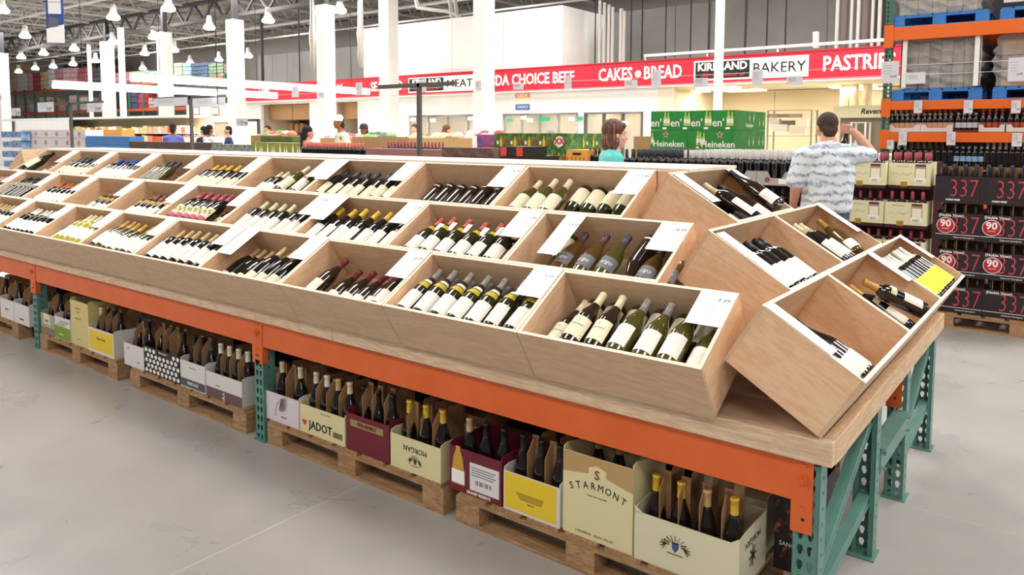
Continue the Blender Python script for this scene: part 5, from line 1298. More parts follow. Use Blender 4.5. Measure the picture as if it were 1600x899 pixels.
for tier in range(4):
    z0 = .0+.315*(tier)-.0+.0 if False else zb-.311*(4-1-tier)-.0
    for i in range(5):
        a = -3.25+i*.354; hh = .13
        t, W, D, H = cube_box('wine_tray', a, a+.350, 4.46, 5.64, z0-.005, z0, GCAR, 'tray floor', None) if False else (None, .35, 1.18, .3)
        t = empty('wine_tray', (a+.175, 4.46, z0-.006), 'grey wine tray of the big stack, tier %s from top, %s from left' % (['one', 'two', 'three', 'four'][3-tier], ORD[i]), 'carton', 'trays of the big wine stack')
        MB().box(-.174, .174, 0, 1.18, 0, .005).obj('tray_floor', GCAR, t)
        m = MB(); m.prism([(-.174, 0), (.174, 0), (.174, hh), (.08, hh), (.05, hh*.55), (-.05, hh*.55), (-.08, hh), (-.174, hh)], 0, .004, 0, FRONT(0, .004, 0)); m.obj('front_panel', GCAR, t)
        for sx in (-1, 1): MB().box(sx*.174-.002, sx*.174+.002, .004, 1.18, .005, hh).obj('side_panel', GCAR, t)
        if tier == 3: disc(t, -.08, .055, .024, mat('dull red print', '#8d4848', .6), -.002); MB().box(.02, .10, -.002, 0, .02, .065).obj('barcode_label', WHITE, t)
        if tier < 3:
            LOWB.extend((a+.045+k*.087, 4.52, z0) for k in range(4))
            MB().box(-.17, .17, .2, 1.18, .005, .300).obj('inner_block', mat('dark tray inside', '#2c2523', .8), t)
joined(LOWB, mb_black, 'dark bottles standing in the lower trays of the big wine stack', 'bottles')
pallet(-3.26, -1.46, 4.46, 5.66, 'wooden pallet under the big silver and black capped wine stack', h=zb-.311*3-.006 if zb-.311*3-.006 < .35 else .14)
# rows of bottles on far low stacks: (u0, u1, v, y, mesh, label)
def bottle_row(u0, u1, vtop, y, me, pitch, rows, label, group):
    a = at(u0, vtop, y=y).x; b_ = at(u1, vtop, y=y).x; z1 = at((u0+u1)/2, vtop, y=y).z; n_ = int((b_-a)/pitch)
    joined([(a+pitch*(i+.5), y+j*pitch*1.1, z1-.30) for j in range(rows) for i in range(n_)], me, 'row of '+label.replace('bottle', 'bottles', 1), 'bottles')
    t = MB(((a+b_)/2, y, 0)).box(a, b_, y-pitch*.6, y+rows*pitch*1.1, 0, z1-.301).obj('carton_block', mat('dark carton block', '#3a302e', .7), None, ((a+b_)/2, y, 0)); tag(t, 'closed cartons under the '+group, 'carton stack')
    MB(((a+b_)/2, y, 0)).box(a, b_, y-pitch*.6, y-pitch*.55, z1-.30, z1-.2).obj('tray_edge', WHITEC, t, ((0, 0, 0)))
bottle_row(472, 566, 223, 5.6, mini('rg', GL['dark'], 'salmon'), .085, 2, 'dark bottle with copper capsule in the low far row', 'copper-capped low row')
bottle_row(604, 690, 222, 6.8, mb_red, .08, 2, 'dark bottle with burgundy capsule behind the pink cartons', 'burgundy-capped low row')
bottle_row(918, 940, 231, 5.7, mb_black, .08, 2, 'dark bottle beside the orange crate', 'bottles beside the orange crate')

# ---- cream six-bottle carriers behind the man
CARR = mat('pale cream carrier', '#e3dcb2', .55); MARD = mat('dark maroon carton', '#3e1620', .5); GOLDS = mat('gold seal', '#b8953a', .4, .4)
cx0, cx1 = -1.62, -.56; CARB = []
for tier in range(4):
    z0 = 1.21-.352*(3-tier)
    for i in range(3):
        a = cx0+i*.355; W = .345; D = .30; yy = 5.22+(.10 if (tier == 3 and i == 2) else 0)
        t = empty('bottle_carrier', (a+W/2, yy, z0), 'pale cream bottle carrier, %s tier from the top, %s' % (ORD[3-tier], ['left, behind the man', 'middle', 'right, beside the dark red-numbered cartons'][i]), 'carton', 'cream carriers behind the man')
        MB().box(-W/2, W/2, 0, D, 0, .03).obj('base_band', MARD, t); MB().box(-W/2, W/2, 0, .004, .03, .235).obj('front_panel', CARR, t); MB().box(-W/2, W/2, D-.004, D, .03, .235).obj('back_panel', CARR, t)
        for sx in (-1, 1): MB().box(sx*W/2-.002, sx*W/2+.002, .004, D-.004, .03, .245).obj('side_panel', CARR, t)
        k = MB(); k.box(.045, .135, -.002, 0, .10, .225); k.obj('bottle_picture', mat('bottle picture grey', '#9d948c', .5), t)
        MB().box(.052, .128, -.003, -.002, .10, .185).obj('bottle_label_print', labm('cream'), t); MB().box(.05, .13, -.003, -.002, .205, .225).obj('shoulder_print', MAROON, t)
        MB().box(.045, .135, -.003, 0, .06, .10).obj('code_label', WHITE, t); bars(t, .06, .12, .065, .085, BLACK, 10, -.004)
        MB().box(-.07, -.015, -.003, 0, .02, .065).obj('gold_seal', GOLDS, t)
        k = MB()
        for q in range(5): k.bar((-.14+q*.03, -.0015, .12+.02*(q % 2)), (-.12+q*.035, -.0015, .15-.02*(q % 2)), .001, .003, 0, (0, 1, 0))
        k.obj('script_print', mat('olive ink', '#8f8a62', .6), t); text('Robert Mondavi', .016, mat('olive ink', '#8f8a62', .6), t, FRONT(-.06, -.001, .205), .0004, .2)
        for r in range(3 if tier == 3 else 1):
            for q in range(4):
                if r or tier < 2: CARB.append((a+.045+q*.085, yy+.055+r*.095, z0+.031)); continue
                o = link('wine_bottle', mb_mar, None, (a+.045+q*.085, yy+.055, z0+.031)); tag(o, 'maroon-capped bottle, %s in the %s cream carrier, %s tier' % (ORD[q], ['left', 'middle', 'right'][i], ORD[3-tier]), 'bottle', 'maroon-capped bottles in the cream carriers')
joined(CARB, mb_mar, 'maroon-capped bottles in the rear and lower cream carriers', 'bottles')
MB_blk = MB((-1.1, 5.6, .15)).box(cx0+.02, cx1-.03, 5.68, 6.2, .152, 1.44).obj('carton_block', MARD, None, (-1.1, 5.6, .15)); tag(MB_blk, 'dark maroon cartons stacked behind the cream bottle carriers', 'carton stack')
pallet(cx0-.02, cx1-.005, 5.2, 6.3, 'wooden pallet under the cream bottle carriers', h=.15)
# ---- dark cartons with red numerals
K337 = mat('dark numeral carton', '#211a1e', .5, col2='#2b2228', scale=9); RED3 = mat('bright red numeral', '#c94450', .45); SEAL = mat('red round sticker', '#b5222f', .4)
for tier in range(4):
    z0 = .14+.322*tier
    for i in range(3):
        a = -.515+i*.345+(.02*(3-tier)); W = .340; D = .27; H = .235; yy = 5.25
        t = empty('wine_carton', (a+W/2, yy, z0), 'dark carton with big red numerals, %s tier from the top, %s from the left' % (ORD[3-tier], ORD[i]), 'carton', 'dark cartons with red numerals')
        MB().box(-W/2, W/2, 0, .004, 0, H).obj('front_panel', K337, t); MB().box(-W/2, W/2, D-.004, D, 0, H).obj('back_panel', K337, t); MB().box(-W/2, W/2, .004, D-.004, 0, .004).obj('bottom_panel', KRAFT, t)
        for sx in (-1, 1): MB().box(sx*W/2-.002, sx*W/2+.002, .004, D-.004, 0, H+.01).obj('side_panel', MAROON if sx < 0 else K337, t)
        dx = .045
        text('337', .225, RED3, t, FRONT(dx+.005, -.001, .125), .0005, 0, .66, bold=-.004, name='numerals')
        if tier < 3:
            text('(Noble Vines)', .034, WHITE, t, FRONT(-.055, -.001, .213), .0005, bold=.0006)
            MB().box(-W/2, W/2, -.002, 0, .044, .048).obj('white_rule', WHITE, t); text('Cabernet Sauvignon', .0195, WHITE, t, FRONT(.045, -.001, .024), .0005)
            if tier in (2, 1):
                disc(t, -.095, .125, .070, WHITE, -.002, 24); disc(t, -.095, .125, .065, SEAL, -.003, 24)
                text('90', .085, WHITE, t, FRONT(-.095, -.004, .14), .0005, bold=.0025); text('POINTS', .016, WHITE, t, FRONT(-.095, -.004, .095), .0005)
        else:
            text('NOBLE VINES', .018, WHITE, t, FRONT(-.03, -.001, .03), .0005, bold=.001); text('COLLECTION', .014, MAROON, t, FRONT(.09, -.001, .03), .0005)
        for q in range(3 if tier < 3 else 4): MB().box(-W/2+.06+q*.08, -W/2+.063+q*.08, .02, D-.02, .02, .315).obj('divider', KRAFT if tier < 3 else K337, t)
        MB().box(-W/2+.01, W/2-.01, D-.03, D-.027, .02, .315).obj('divider', KRAFT, t)
        NUMB.extend((a+.045+q*.083, yy+.055, z0+.005) for q in range(4))
        if tier == 3:
            for q in range(4): MB().box(-W/2+.03+q*.085, -W/2+.045+q*.085, .06, .24, .27, .335).obj('carrier_handle', mat('charcoal handle', '#3c393e', .6), t)
joined(NUMB, mb_black, 'dark bottles standing in the cartons with red numerals', 'bottles')
pallet(-.45, .77, 5.22, 6.3, 'wooden pallet under the dark cartons with red numerals', h=.138)

# ---- big rack on the right
YK = 7.4
kx = at(1381, 100, y=YK).x; kw = at(1398, 100, y=YK).x-kx
rk = empty('pallet_rack', (kx, YK, 0), 'tall green and orange pallet rack at the right edge of the photo', 'rack'); ko = Vector((kx, YK, 0))
big_post = post_mesh(4.9, DGREEN, .085, .076)
for xx in (kx, kx+2.85):
    link('post', big_post, rk, M=Matrix.Translation((xx-kx, 0, 0))); link('post', big_post, rk, M=Matrix.Translation((xx-kx+.085, 1.15, 0)) @ Matrix.Rotation(pi, 4, 'Z'))
    for q in range(4):
        MB(ko).bar((xx+.04, YK+.05, .4+q*1.1), (xx+.04, YK+1.1, 1.3+q*1.1), .035, .035).obj('brace', DGREEN, rk)
zB = [(at(1450, 61, y=YK).z, at(1450, 40, y=YK).z), (at(1450, 171.5, y=YK).z, at(1450, 157.5, y=YK).z), (at(1450, 222, y=YK).z, at(1450, 207, y=YK).z), (.9, 1.0), (.12, .22)]
for i, (z0, z1) in enumerate(zB):
    for yy in (YK-.045, YK+1.12):
        b_ = bevel(MB(ko).box(kx+.005, kx+2.93, yy, yy+.045, z0, z1).obj('beam', ORANGEB, rk), .005)
    if i: MB(ko).box(kx+.04, kx+2.85, YK+.01, YK+1.1, z1-.02, z1-.002).obj('shelf_deck', KRAFT if i > 1 else SHELFD, rk)
    else: MB(ko).box(kx+.04, kx+2.85, YK+.01, YK+1.1, z1-.03, z1-.002).obj('shelf_deck', SHELFD, rk)
    MB(ko).box(kx+.0, kx+.10, YK-.055, YK-.045, z0-.08, z1+.03).obj('connector', ORANGEB, rk)
MB(ko).box(kx+.1, kx+3, YK+1.2, YK+1.24, .1, 4.6).obj('back_mesh_panel', mat('grey back panel', '#5b5459', .7), rk)
BLUEPAL = mat('blue pallet paint', '#2f74c4', .5, col2='#3a80cc', scale=6)
def xspan(u0, u1, v, y): return at(u0, v, y=y).x, at(u1, v, y=y).x
x0, x1 = xspan(1394, 1545, 30, YK)
ztop1 = zB[0][1]
pallet(x0, x1, YK+.02, YK+1.05, 'blue pallet on the top beam of the right rack', (BLUEPAL, BLUEPAL), z=ztop1); 
x2, x3_ = xspan(1392, 1534, 150, YK); pallet(x2, x3_, YK+.02, YK+1.05, 'blue pallet on the middle beam of the right rack, left one', (BLUEPAL, BLUEPAL), z=zB[1][1])
x4_, x5_ = xspan(1550, 1700, 150, YK); pallet(x4_, x5_, YK+.02, YK+1.05, 'blue pallet on the middle beam of the right rack, cut by the frame', (BLUEPAL, BLUEPAL), z=zB[1][1])
x6_, x7_ = xspan(1562, 1710, 30, YK); pallet(x6_, x7_, YK+.02, YK+1.05, 'blue pallet on the top beam, at the right edge', (BLUEPAL, BLUEPAL), z=ztop1)
WRAP = mat('crinkled clear wrap', '#e9e6e2', .07, alpha=.30, bump=2.2, scale=6, stretch=(1, 1, 3.5), spec=.8, detail=8)
def wrapped(xa, xb, z0, h, tiers, cols, cmat, label, boards=False, gap=.0):
    t = empty('wrapped_load', ((xa+xb)/2, YK+.05, z0), label, 'wrapped goods'); to = t.location
    for q in range(tiers):
        for c in range(cols):
            a = xa+.04+(xb-xa-.08)*c/cols; b_ = xa+.04+(xb-xa-.08)*(c+1)/cols
            MB(to).box(a+.004, b_-.004, YK+.10, YK+.95, z0+.001+h*q/tiers, z0+h*(q+1)/tiers-.012).obj('carton_tier', cmat[(q+c) % len(cmat)], t)
    g = bmesh.new(); bmesh.ops.create_cube(g, size=1); bmesh.ops.subdivide_edges(g, edges=g.edges[:], cuts=9, use_grid_fill=True)
    r2 = random.Random(5)
    for v in g.verts:
        n_ = v.co.normalized(); amp = .028*sin(v.co.z*34+3*sin(v.co.x*7))+r2.uniform(-.012, .012)
        taper = 1+.05*cos(v.co.z*6)
        v.co = Vector(((v.co.x*(xb-xa+.03)*taper+n_.x*amp), (v.co.y*.93+n_.y*amp), v.co.z*(h+.03)+(.02*sin(v.co.x*14) if v.co.z > .45 else 0)))
        v.co += Vector((0, .48, (h+.03)/2+.012))
    me = bpy.data.meshes.new('stretch_wrap'); g.to_mesh(me); g.free(); me.materials.append(WRAP); link('stretch_wrap', me, t)
    if boards:
        for xx in (xa-.01, xb-.05):
            MB(to).box(xx, xx+.06, YK+.0, YK+.012, z0+.02, z0+h+(.10 if xx > xa else .02)).obj('corner_board', WHITE, t); MB(to).box(xx if xx < xa else xx+.05, (xx if xx < xa else xx+.05)+.012, YK+.0, YK+.06, z0+.02, z0+h+.02).obj('corner_board', WHITE, t)
    return t
GREYB = mat('grey brown goods', '#7f766f', .6, col2='#a59c92', scale=9); GREYB2 = mat('dark grey goods', '#625a57', .6, col2='#8d857c', scale=12)
wrapped(x0+.06, x1-.08, ztop1+.135, .55, 3, 5, [mat('pale straw goods', '#b8aa78', .6, col2='#6a6270', scale=8), GREYB], 'stretch-wrapped load of bottles on the top blue pallet')
wrapped(x2+.10, x3_-.04, zB[1][1]+.135, .56, 2, 6, [GREYB, GREYB2], 'stretch-wrapped grey load with white corner boards', True)
wrapped(x4_+.02, x5_-.04, zB[1][1]+.135, .52, 3, 3, [KRAFT, GREYB], 'stretch-wrapped brown cartons at the right edge')
t = empty('white_carton', (x6_+.5, YK+.1, ztop1+.135), 'white carton with tan print on the upper right blue pallet', 'carton'); MB().box(-.48, .5, 0, .8, .0, .6).obj('carton_body', WHITEC, t); MB().box(-.3, .1, -.003, 0, .09, .17).obj('tan_print', TANC, t)
MB().box(-.48, .5, -.004, 0, 0, .06).obj('dark_band', BLACK, t)
# stickers and small cards on the rack
def rcard(u0, v0, u1, v1, label, txt=None, y=YK-.06, sz=.02):
    return card(u0, v0, u1, v1, y, label, txt, 'price cards on the right rack', sz)
for i, (a, b_, c, d_) in enumerate([(1428, 157, 1441, 177), (1506, 157, 1520, 177), (1580, 157, 1595, 177)]): rcard(a, b_, c, d_, 'small price card on the middle orange beam, %s from the left' % ORD[i], '7.99')
for i, (a, b_, c, d_) in enumerate([(1404, 206, 1417, 227), (1479, 206, 1493, 227), (1581, 208, 1597, 229)]): rcard(a, b_, c, d_, 'small price card on the lower orange beam, %s from the left' % ORD[i], '8.99')
rcard(1416, 113, 1446, 131, 'blank white sheet on the wrapped grey load', None, YK-.01)
rcard(1386, 219, 1396, 233, 'white slip at the foot of the left rack upright', None)
# bottles on the shelf between the two lower beams
zs = zB[2][1]+.002
def sb(key, gm, cap, lab, capz=.17):
    m = MB((0, 0, 0)).lathe([(.028, 0), (.030, .006), (.030, .12), (.026, .14), (.014, .165), (.012, .20)], 8, 0); m.lathe([(.0135, .195), (.0135, .225), (.010, .23)], 8, 1); m.lathe([(.0306, .04), (.0306, .09)], 8, 2, None, True, 0, 2*pi, False); m.lathe([(.0155, .163), (.0150, .182)], 8, 2, None, True, 0, 2*pi, False)
    m.v = [Vector((p.x*1.08, p.y*1.08, p.z*1.16)) for p in m.v]
    return m.mesh('beer_bottle', [gm, capm(cap), lab])
bA = sb('a', GL['dark'], 'brown', mat('peach beer label', '#d8a078', .5)); bB = sb('b', GL['dark'], 'black', mat('silver beer label', '#c9c9c9', .4)); bC = sb('c', GL['dark'], 'gold', mat('red gold beer label', '#b5482e', .5)); bD = sb('d', GL['dark'], 'black', mat('pale blue label', '#8fb4d8', .5))
def tray(u0, u1, v, n, me, m, label, y=YK+.02, z=zs, front=.085, low=.05):
    a, b_ = xspan(u0, u1, v, y); t = empty('bottle_tray', ((a+b_)/2, y, z), label, 'carton', 'bottle trays on the right rack'); W = b_-a
    MB().box(-W/2, W/2, 0, .24, 0, .004).obj('tray_floor', m, t)
    MB().prism([(-W/2, 0), (W/2, 0), (W/2, front), (W*.36, front), (W*.28, low), (-W*.28, low), (-W*.36, front), (-W/2, front)], 0, .004, 0, FRONT(0, .004, 0)).obj('front_panel', m, t)
    for sx in (-1, 1): MB().box(sx*W/2-.002, sx*W/2+.002, .004, .24, .004, front+.02).obj('side_panel', m, t)
    for r in range(2):
        for q in range(n):
            o = link('beer_bottle', me, None, (a+W*(q+.5)/n, y+.05+r*.08, z+.0045)); tag(o, 'beer bottle, %s, %s line, in the %s' % (ORD[q], ['front', 'rear'][r], ' '.join(label.split()[:5])), 'bottle', 'bottles in the '+label)
tray(1388, 1438, 190, 6, bA, WHITEC, 'white bottle tray at the left rack upright'); tray(1439, 1489, 190, 6, bA, WHITEC, 'white bottle tray, second along the rack'); tray(1492, 1528, 190, 4, bB, MAROON, 'red bottle tray in the rack', front=.03, low=.025)
tray(1530, 1570, 190, 4, bC, WHITEC, 'white tray with red labelled bottles'); tray(1573, 1625, 190, 5, bC, WHITEC, 'white tray at the right photo edge')
zs2 = zB[2][0]-.30
MB(ko).box(kx+.04, kx+2.85, YK+.01, YK+1.1, zs2-.02, zs2-.002).obj('shelf_deck', KRAFT, rk)
for i in range(22):
    u = 1399+i*9.6; p = at(u, 235, y=YK+.1); 
    me = (mb_black if i < 10 else bD if i < 15 else mb_pale)
    o = link('wine_bottle', me, None, (p.x, p.y, zs2 if me is not bD else zs2+.04)); tag(o, 'dark bottle on the shelf under the lower orange beam, %s' % (ORD[i]+' from the left' if i < 12 else ['thirteenth', 'fourteenth', 'fifteenth', 'sixteenth', 'seventeenth', 'eighteenth', 'nineteenth', 'twentieth', 'twenty-first', 'twenty-second'][i-12]+' from the left'), 'bottle', 'bottles under the lower beam of the right rack')

# ---- produce bins in the middle distance
def cword(c):
    r, g, b = [int(c[i:i+2], 16) for i in (1, 3, 5)]
    return 'pale' if min(r, g, b) > 185 else 'green' if g > r and g > b else 'violet' if b > g+20 else 'red' if r > g+70 else 'tan'
def bin_(u0, u1, v0, y, m, label, cols, seed):
    a, b_, _, _ = span(u0, v0, u1, v0+8, y); z1 = at((u0+u1)/2, v0, y=y).z; t = empty('produce_bin', ((a+b_)/2, y, 0), label, 'produce bin'); to = t.location
    MB(to).box(a, b_, y, y+.03, 0, z1).obj('front_panel', m, t); MB(to).box(a, b_, y+.8, y+.83, 0, z1).obj('back_panel', m, t); MB(to).box(a, b_, y+.03, y+.8, z1-.25, z1-.23).obj('bin_floor', m, t)
    for x in (a, b_-.03): MB(to).box(x, x+.03, y+.03, y+.8, 0, z1).obj('side_panel', m, t)
    r2 = random.Random(seed); k = 0; x = a+.12
    while x < b_-.08:
        for r in range(2):
            s = r2.uniform(.10, .15); c = cols[r2.randrange(len(cols))]; k += 1
            o = MB().sphere((0, 0, 0), s, 8, 0, 1.1, 1, .75).obj('produce_bag', mat('produce '+c, c, .4), None, (x, y+.2+r*.28, z1-.03+.06*r)); tag(o, '%s produce, %s row, %s from left, in the %s' % (cword(c), ['front', 'rear'][r], nth(int((x-a)/.22)), ' '.join(label.split()[:6])), 'produce', 'produce in the '+label)
        x += .22
bin_(392, 440, 212, 8.75, TANC, 'far left produce bin by the counter', ['#e38a68', '#c9523c', '#f1d4c0', '#7b9a4a'], 1)
bin_(500, 548, 216, 10.2, TANC, 'middle produce bin before the hatted worker', ['#d98c92', '#e8b0b0', '#f0dcd0', '#b0506a'], 2)
bin_(550, 596, 214, 9.2, KRAFT, 'brown produce bin of green bags', ['#6fc06a', '#8fd68a', '#4a8a3c', '#58704a'], 3)
bin_(622, 700, 216, 10.2, TANC, 'tan produce bin right of the white column', ['#c9a27a', '#e7c8a8', '#8d6a4a'], 4)
bin_(710, 765, 212, 11.5, WALLW, 'pale produce bin by the beer cartons', ['#e9b7a8', '#f1e6dc', '#6a8a4a', '#c44a44'], 5)
bin_(280, 316, 214, 12, WALLW, 'pale produce table near the far person in blue', ['#b0405a', '#5a3a7a', '#e9a070'], 6)
# notices and green labels on the counter windows
for i, (u, v, c) in enumerate([(818, 184, '#f2efe9'), (845, 186, '#2eb07a'), (854, 186, '#2eb07a'), (906, 185, '#2eb07a'), (796, 188, '#4fbf92'), (828, 188, '#f0ede8'), (893, 186, '#f0ede8'), (645, 187, '#f0ede8'), (676, 188, '#f0ede8'), (735, 185, '#eeeae6'), (976, 192, '#eeeae6'), (760, 190, '#dcd6d6')]):
    a, b_, z0, z1 = span(u-4.5, v-3, u+4.5, v+3, YB-.06); tag(MB(((a+b_)/2, YB-.06, z0)).box(a, b_, YB-.06, YB-.05, z0, z1).obj('window_notice', mat('notice '+c, c, .5), None, ((a+b_)/2, YB-.06, z0)), '%s notice fixed along the counter windows, %s in the list' % ('green' if c[1] in '24' else 'white', ORD[i]), 'notice', 'notices on the counter windows')

# ================================================================== people
SKIN1 = mat('light skin', '#d49c82', .55); SKIN2 = mat('brown skin', '#9c6246', .55); SKIN3 = mat('fair skin', '#e3b298', .55)
def skin_mesh(nodes, edges, root, levels=2):
    """one connected tapering surface grown over a skeleton"""
    names = list(nodes); me = bpy.data.meshes.new('sk')
    me.from_pydata([nodes[n][0] for n in names], [(names.index(a), names.index(b)) for a, b in edges], [])
    o = bpy.data.objects.new('sk', me)
    o.modifiers.new('s', 'SKIN'); sv = me.skin_vertices[0].data
    for i, n in enumerate(names):
        r = nodes[n][1]; sv[i].radius = r if isinstance(r, tuple) else (r, r); sv[i].use_root = (n == root)
    if levels:
        m = o.modifiers.new('u', 'SUBSURF'); m.levels = levels; m.render_levels = levels
    return bake(o)
def fuse(meshes, voxel, mtl, name, smooth=2):
    """weld several closed meshes into one continuous surface"""
    b = bmesh.new()
    for me in meshes: b.from_mesh(me)
    j = bpy.data.meshes.new('j'); b.to_mesh(j); b.free()
    o = bpy.data.objects.new('j', j); r = o.modifiers.new('r', 'REMESH'); r.mode = 'VOXEL'; r.voxel_size = voxel; r.use_smooth_shade = True
    if smooth: s = o.modifiers.new('s', 'SMOOTH'); s.iterations = smooth; s.factor = .5
    out = bake(o)
    out.materials.clear(); out.materials.append(mtl); out.name = name
    for p in out.polygons: p.use_smooth = True
    return out
def cloth(nodes, edges, root=None, levels=0):
    """garment volume: closely overlapping cross-sections along the limbs, welded afterwards by fuse()"""
    m = MB()
    for a, b in edges:
        (pa, ra), (pb, rb_) = nodes[a], nodes[b]; pa = Vector(pa); pb = Vector(pb)
        ra = ra if isinstance(ra, tuple) else (ra, ra); rb_ = rb_ if isinstance(rb_, tuple) else (rb_, rb_)
        n = max(3, int((pb-pa).length/(.28*min(ra+rb_)))+1)
        for i in range(n+1):
            t = i/n; p = pa.lerp(pb, t); rx = ra[0]+(rb_[0]-ra[0])*t; ry = ra[1]+(rb_[1]-ra[1])*t
            m.sphere(p, 1, 12, 0, rx, ry, min(rx, ry)*.8)
    return m.mesh('cloth', [])
def T3(me, M): me.transform(M); return me
def head_meshes(c, tilt=Matrix()):
    """head looking along +Y with brow, nose, lips, chin and ears; c = centre"""
    out = []; C_ = Matrix.Translation(c) @ tilt
    def el(x, y, z, rx, ry, rz, n=14):
        m = MB().sphere((0, 0, 0), 1, n).mesh('e', []); return T3(m, C_ @ Matrix.Translation((x, y, z)) @ Matrix.Diagonal((rx, ry, rz, 1)))
    out.append(el(0, -.012, .03, .076, .094, .088)); out.append(el(0, .018, -.035, .058, .068, .078)); out.append(el(0, .055, -.088, .026, .026, .024))
    out.append(el(0, .092, -.022, .013, .020, .020)); out.append(el(0, .085, .0, .009, .012, .03)); out.append(el(0, .080, -.055, .024, .012, .010)); out.append(el(0, .078, .028, .045, .014, .012))
    for s in (-1, 1): out.append(el(s*.077, -.008, -.012, .010, .020, .032)); out.append(el(s*.038, .055, -.028, .022, .022, .022))
    return out
def hair_shell(c, tilt, rx, ry, rz, dy, dz, mtl, name='hair', extra=()):
    ms = [T3(MB().sphere((0, 0, 0), 1, 18).mesh('e', []), Matrix.Translation(c) @ tilt @ Matrix.Translation((0, dy, dz)) @ Matrix.Diagonal((rx, ry, rz, 1)))]
    for (x, y, z, a, b, h) in extra: ms.append(T3(MB().sphere((0, 0, 0), 1, 14).mesh('e', []), Matrix.Translation(c) @ tilt @ Matrix.Translation((x, y, z)) @ Matrix.Diagonal((a, b, h, 1))))
    return fuse(ms, .009, mtl, name, 1)
def hand_nodes(nodes, edges, wrist, pre, palm_dir, side_dir, curl_dir, s=1.0):
    """palm and five curled fingers; palm_dir runs to the finger tips, side_dir to the thumb, curl_dir is where fingers bend"""
    w_ = Vector(nodes[wrist][0]); p = Vector(palm_dir).normalized(); q = Vector(side_dir).normalized(); c = Vector(curl_dir).normalized()
    nodes[pre+'palm'] = (tuple(w_+p*.045*s), (.030*s, .018*s)); edges.append((wrist, pre+'palm'))
    fingers = []
    for i, (off, L) in enumerate([(.030, .070), (.010, .080), (-.010, .074), (-.030, .060)]):
        b0 = w_+p*.080*s+q*off*s; f = {}; n1, n2, n3 = ('a', b0-p*.03*s), ('b', b0+p*L*.35*s+c*.012*s), ('c', b0+p*L*.45*s+c*L*.5*s)
        fingers.append([n1, n2, n3, ('d', b0+p*L*.2*s+c*L*.75*s)])
    fingers.append([('a', w_+p*.02*s+q*.02*s), ('b', w_+p*.045*s+q*.048*s+c*.01*s), ('c', w_+p*.075*s+q*.055*s+c*.03*s)])
    return [skin_mesh({n: (tuple(co), (.0095 if k else .011)*s) for k, (n, co) in enumerate(f)}, [(f[i][0], f[i+1][0]) for i in range(len(f)-1)], 'a', 1) for f in fingers]

def person_frame(u, d, face=0):
    p = at(u, 209, d=d); return Matrix.Translation((p.x, p.y, 0)) @ Matrix.Rotation(-YAW+face, 4, 'Z')

# ---- the man in the patterned shirt, seen from behind, right arm raised with a bottle
mp = at(1295, 209, d=6.15)
man = empty('person', (0, 0, 0), 'man seen from behind in a pale blue patterned shirt, raising a bottle', 'person', None, Matrix.Translation((mp.x, mp.y, 0)) @ Matrix.Rotation(-YAW, 4, 'Z'))
N = {'pelvis': ((0, 0, .98), (.16, .12)), 'waist': ((0, -.01, 1.12), (.18, .13)), 'chest': ((0, -.01, 1.36), (.19, .125)), 'upper': ((.0, -.01, 1.52), (.15, .09)), 'neck': ((0, -.0, 1.62), .062), 'skull': ((-.005, .02, 1.74), .07),
     'shL': ((-.18, -.005, 1.53), .068), 'elL': ((-.255, -.01, 1.27), .050), 'wrL': ((-.21, .16, 1.10), .032), 'shR': ((.19, -.005, 1.55), .068), 'elR': ((.385, .02, 1.53), .052), 'wrR': ((.245, .08, 1.72), .034),
     'hipL': ((-.095, 0, .92), .10), 'knL': ((-.105, .02, .52), .062), 'anL': ((-.105, 0, .09), .042), 'toL': ((-.115, .16, .035), .036), 'hipR': ((.095, 0, .92), .10), 'knR': ((.105, .03, .52), .062), 'anR': ((.11, .0, .09), .042), 'toR': ((.125, .16, .035), .036)}
Ed = [('pelvis', 'waist'), ('waist', 'chest'), ('chest', 'upper'), ('upper', 'neck'), ('neck', 'skull'), ('upper', 'shL'), ('shL', 'elL'), ('elL', 'wrL'), ('upper', 'shR'), ('shR', 'elR'), ('elR', 'wrR'), ('pelvis', 'hipL'), ('hipL', 'knL'), ('knL', 'anL'), ('anL', 'toL'), ('pelvis', 'hipR'), ('hipR', 'knR'), ('knR', 'anR'), ('anR', 'toR')]
fR = hand_nodes(N, Ed, 'wrR', 'R', (-.85, .1, .40), (0, -.2, 1), (.0, .5, -.7)); fL = hand_nodes(N, Ed, 'wrL', 'L', (.1, .6, -.6), (.6, .2, .4), (.5, -.2, -.4))
HC = Vector((-.005, .035, 1.755)); HT = Matrix.Rotation(-.30, 4, 'X') @ Matrix.Rotation(.0, 4, 'Z')
body = fuse([skin_mesh(N, Ed, 'pelvis')]+fR+fL+head_meshes(HC, HT), .0075, SKIN1, 'body'); link('body', body, man)
HAIRD = mat('short dark brown hair', '#4a3a33', .8, col2='#33261f', scale=60, bump=.5)
link('hair', hair_shell(HC, HT, .083, .096, .090, -.026, .034, HAIRD, extra=[(0, -.058, -.030, .066, .044, .058), (0, -.045, -.065, .052, .036, .035)]), man)
for s in (-1, 1): link('eye', MB().sphere((0, 0, 0), .011, 8).mesh('eye', [WHITE]), man, M=Matrix.Translation(HC) @ HT @ Matrix.Translation((s*.03, .078, .005)))
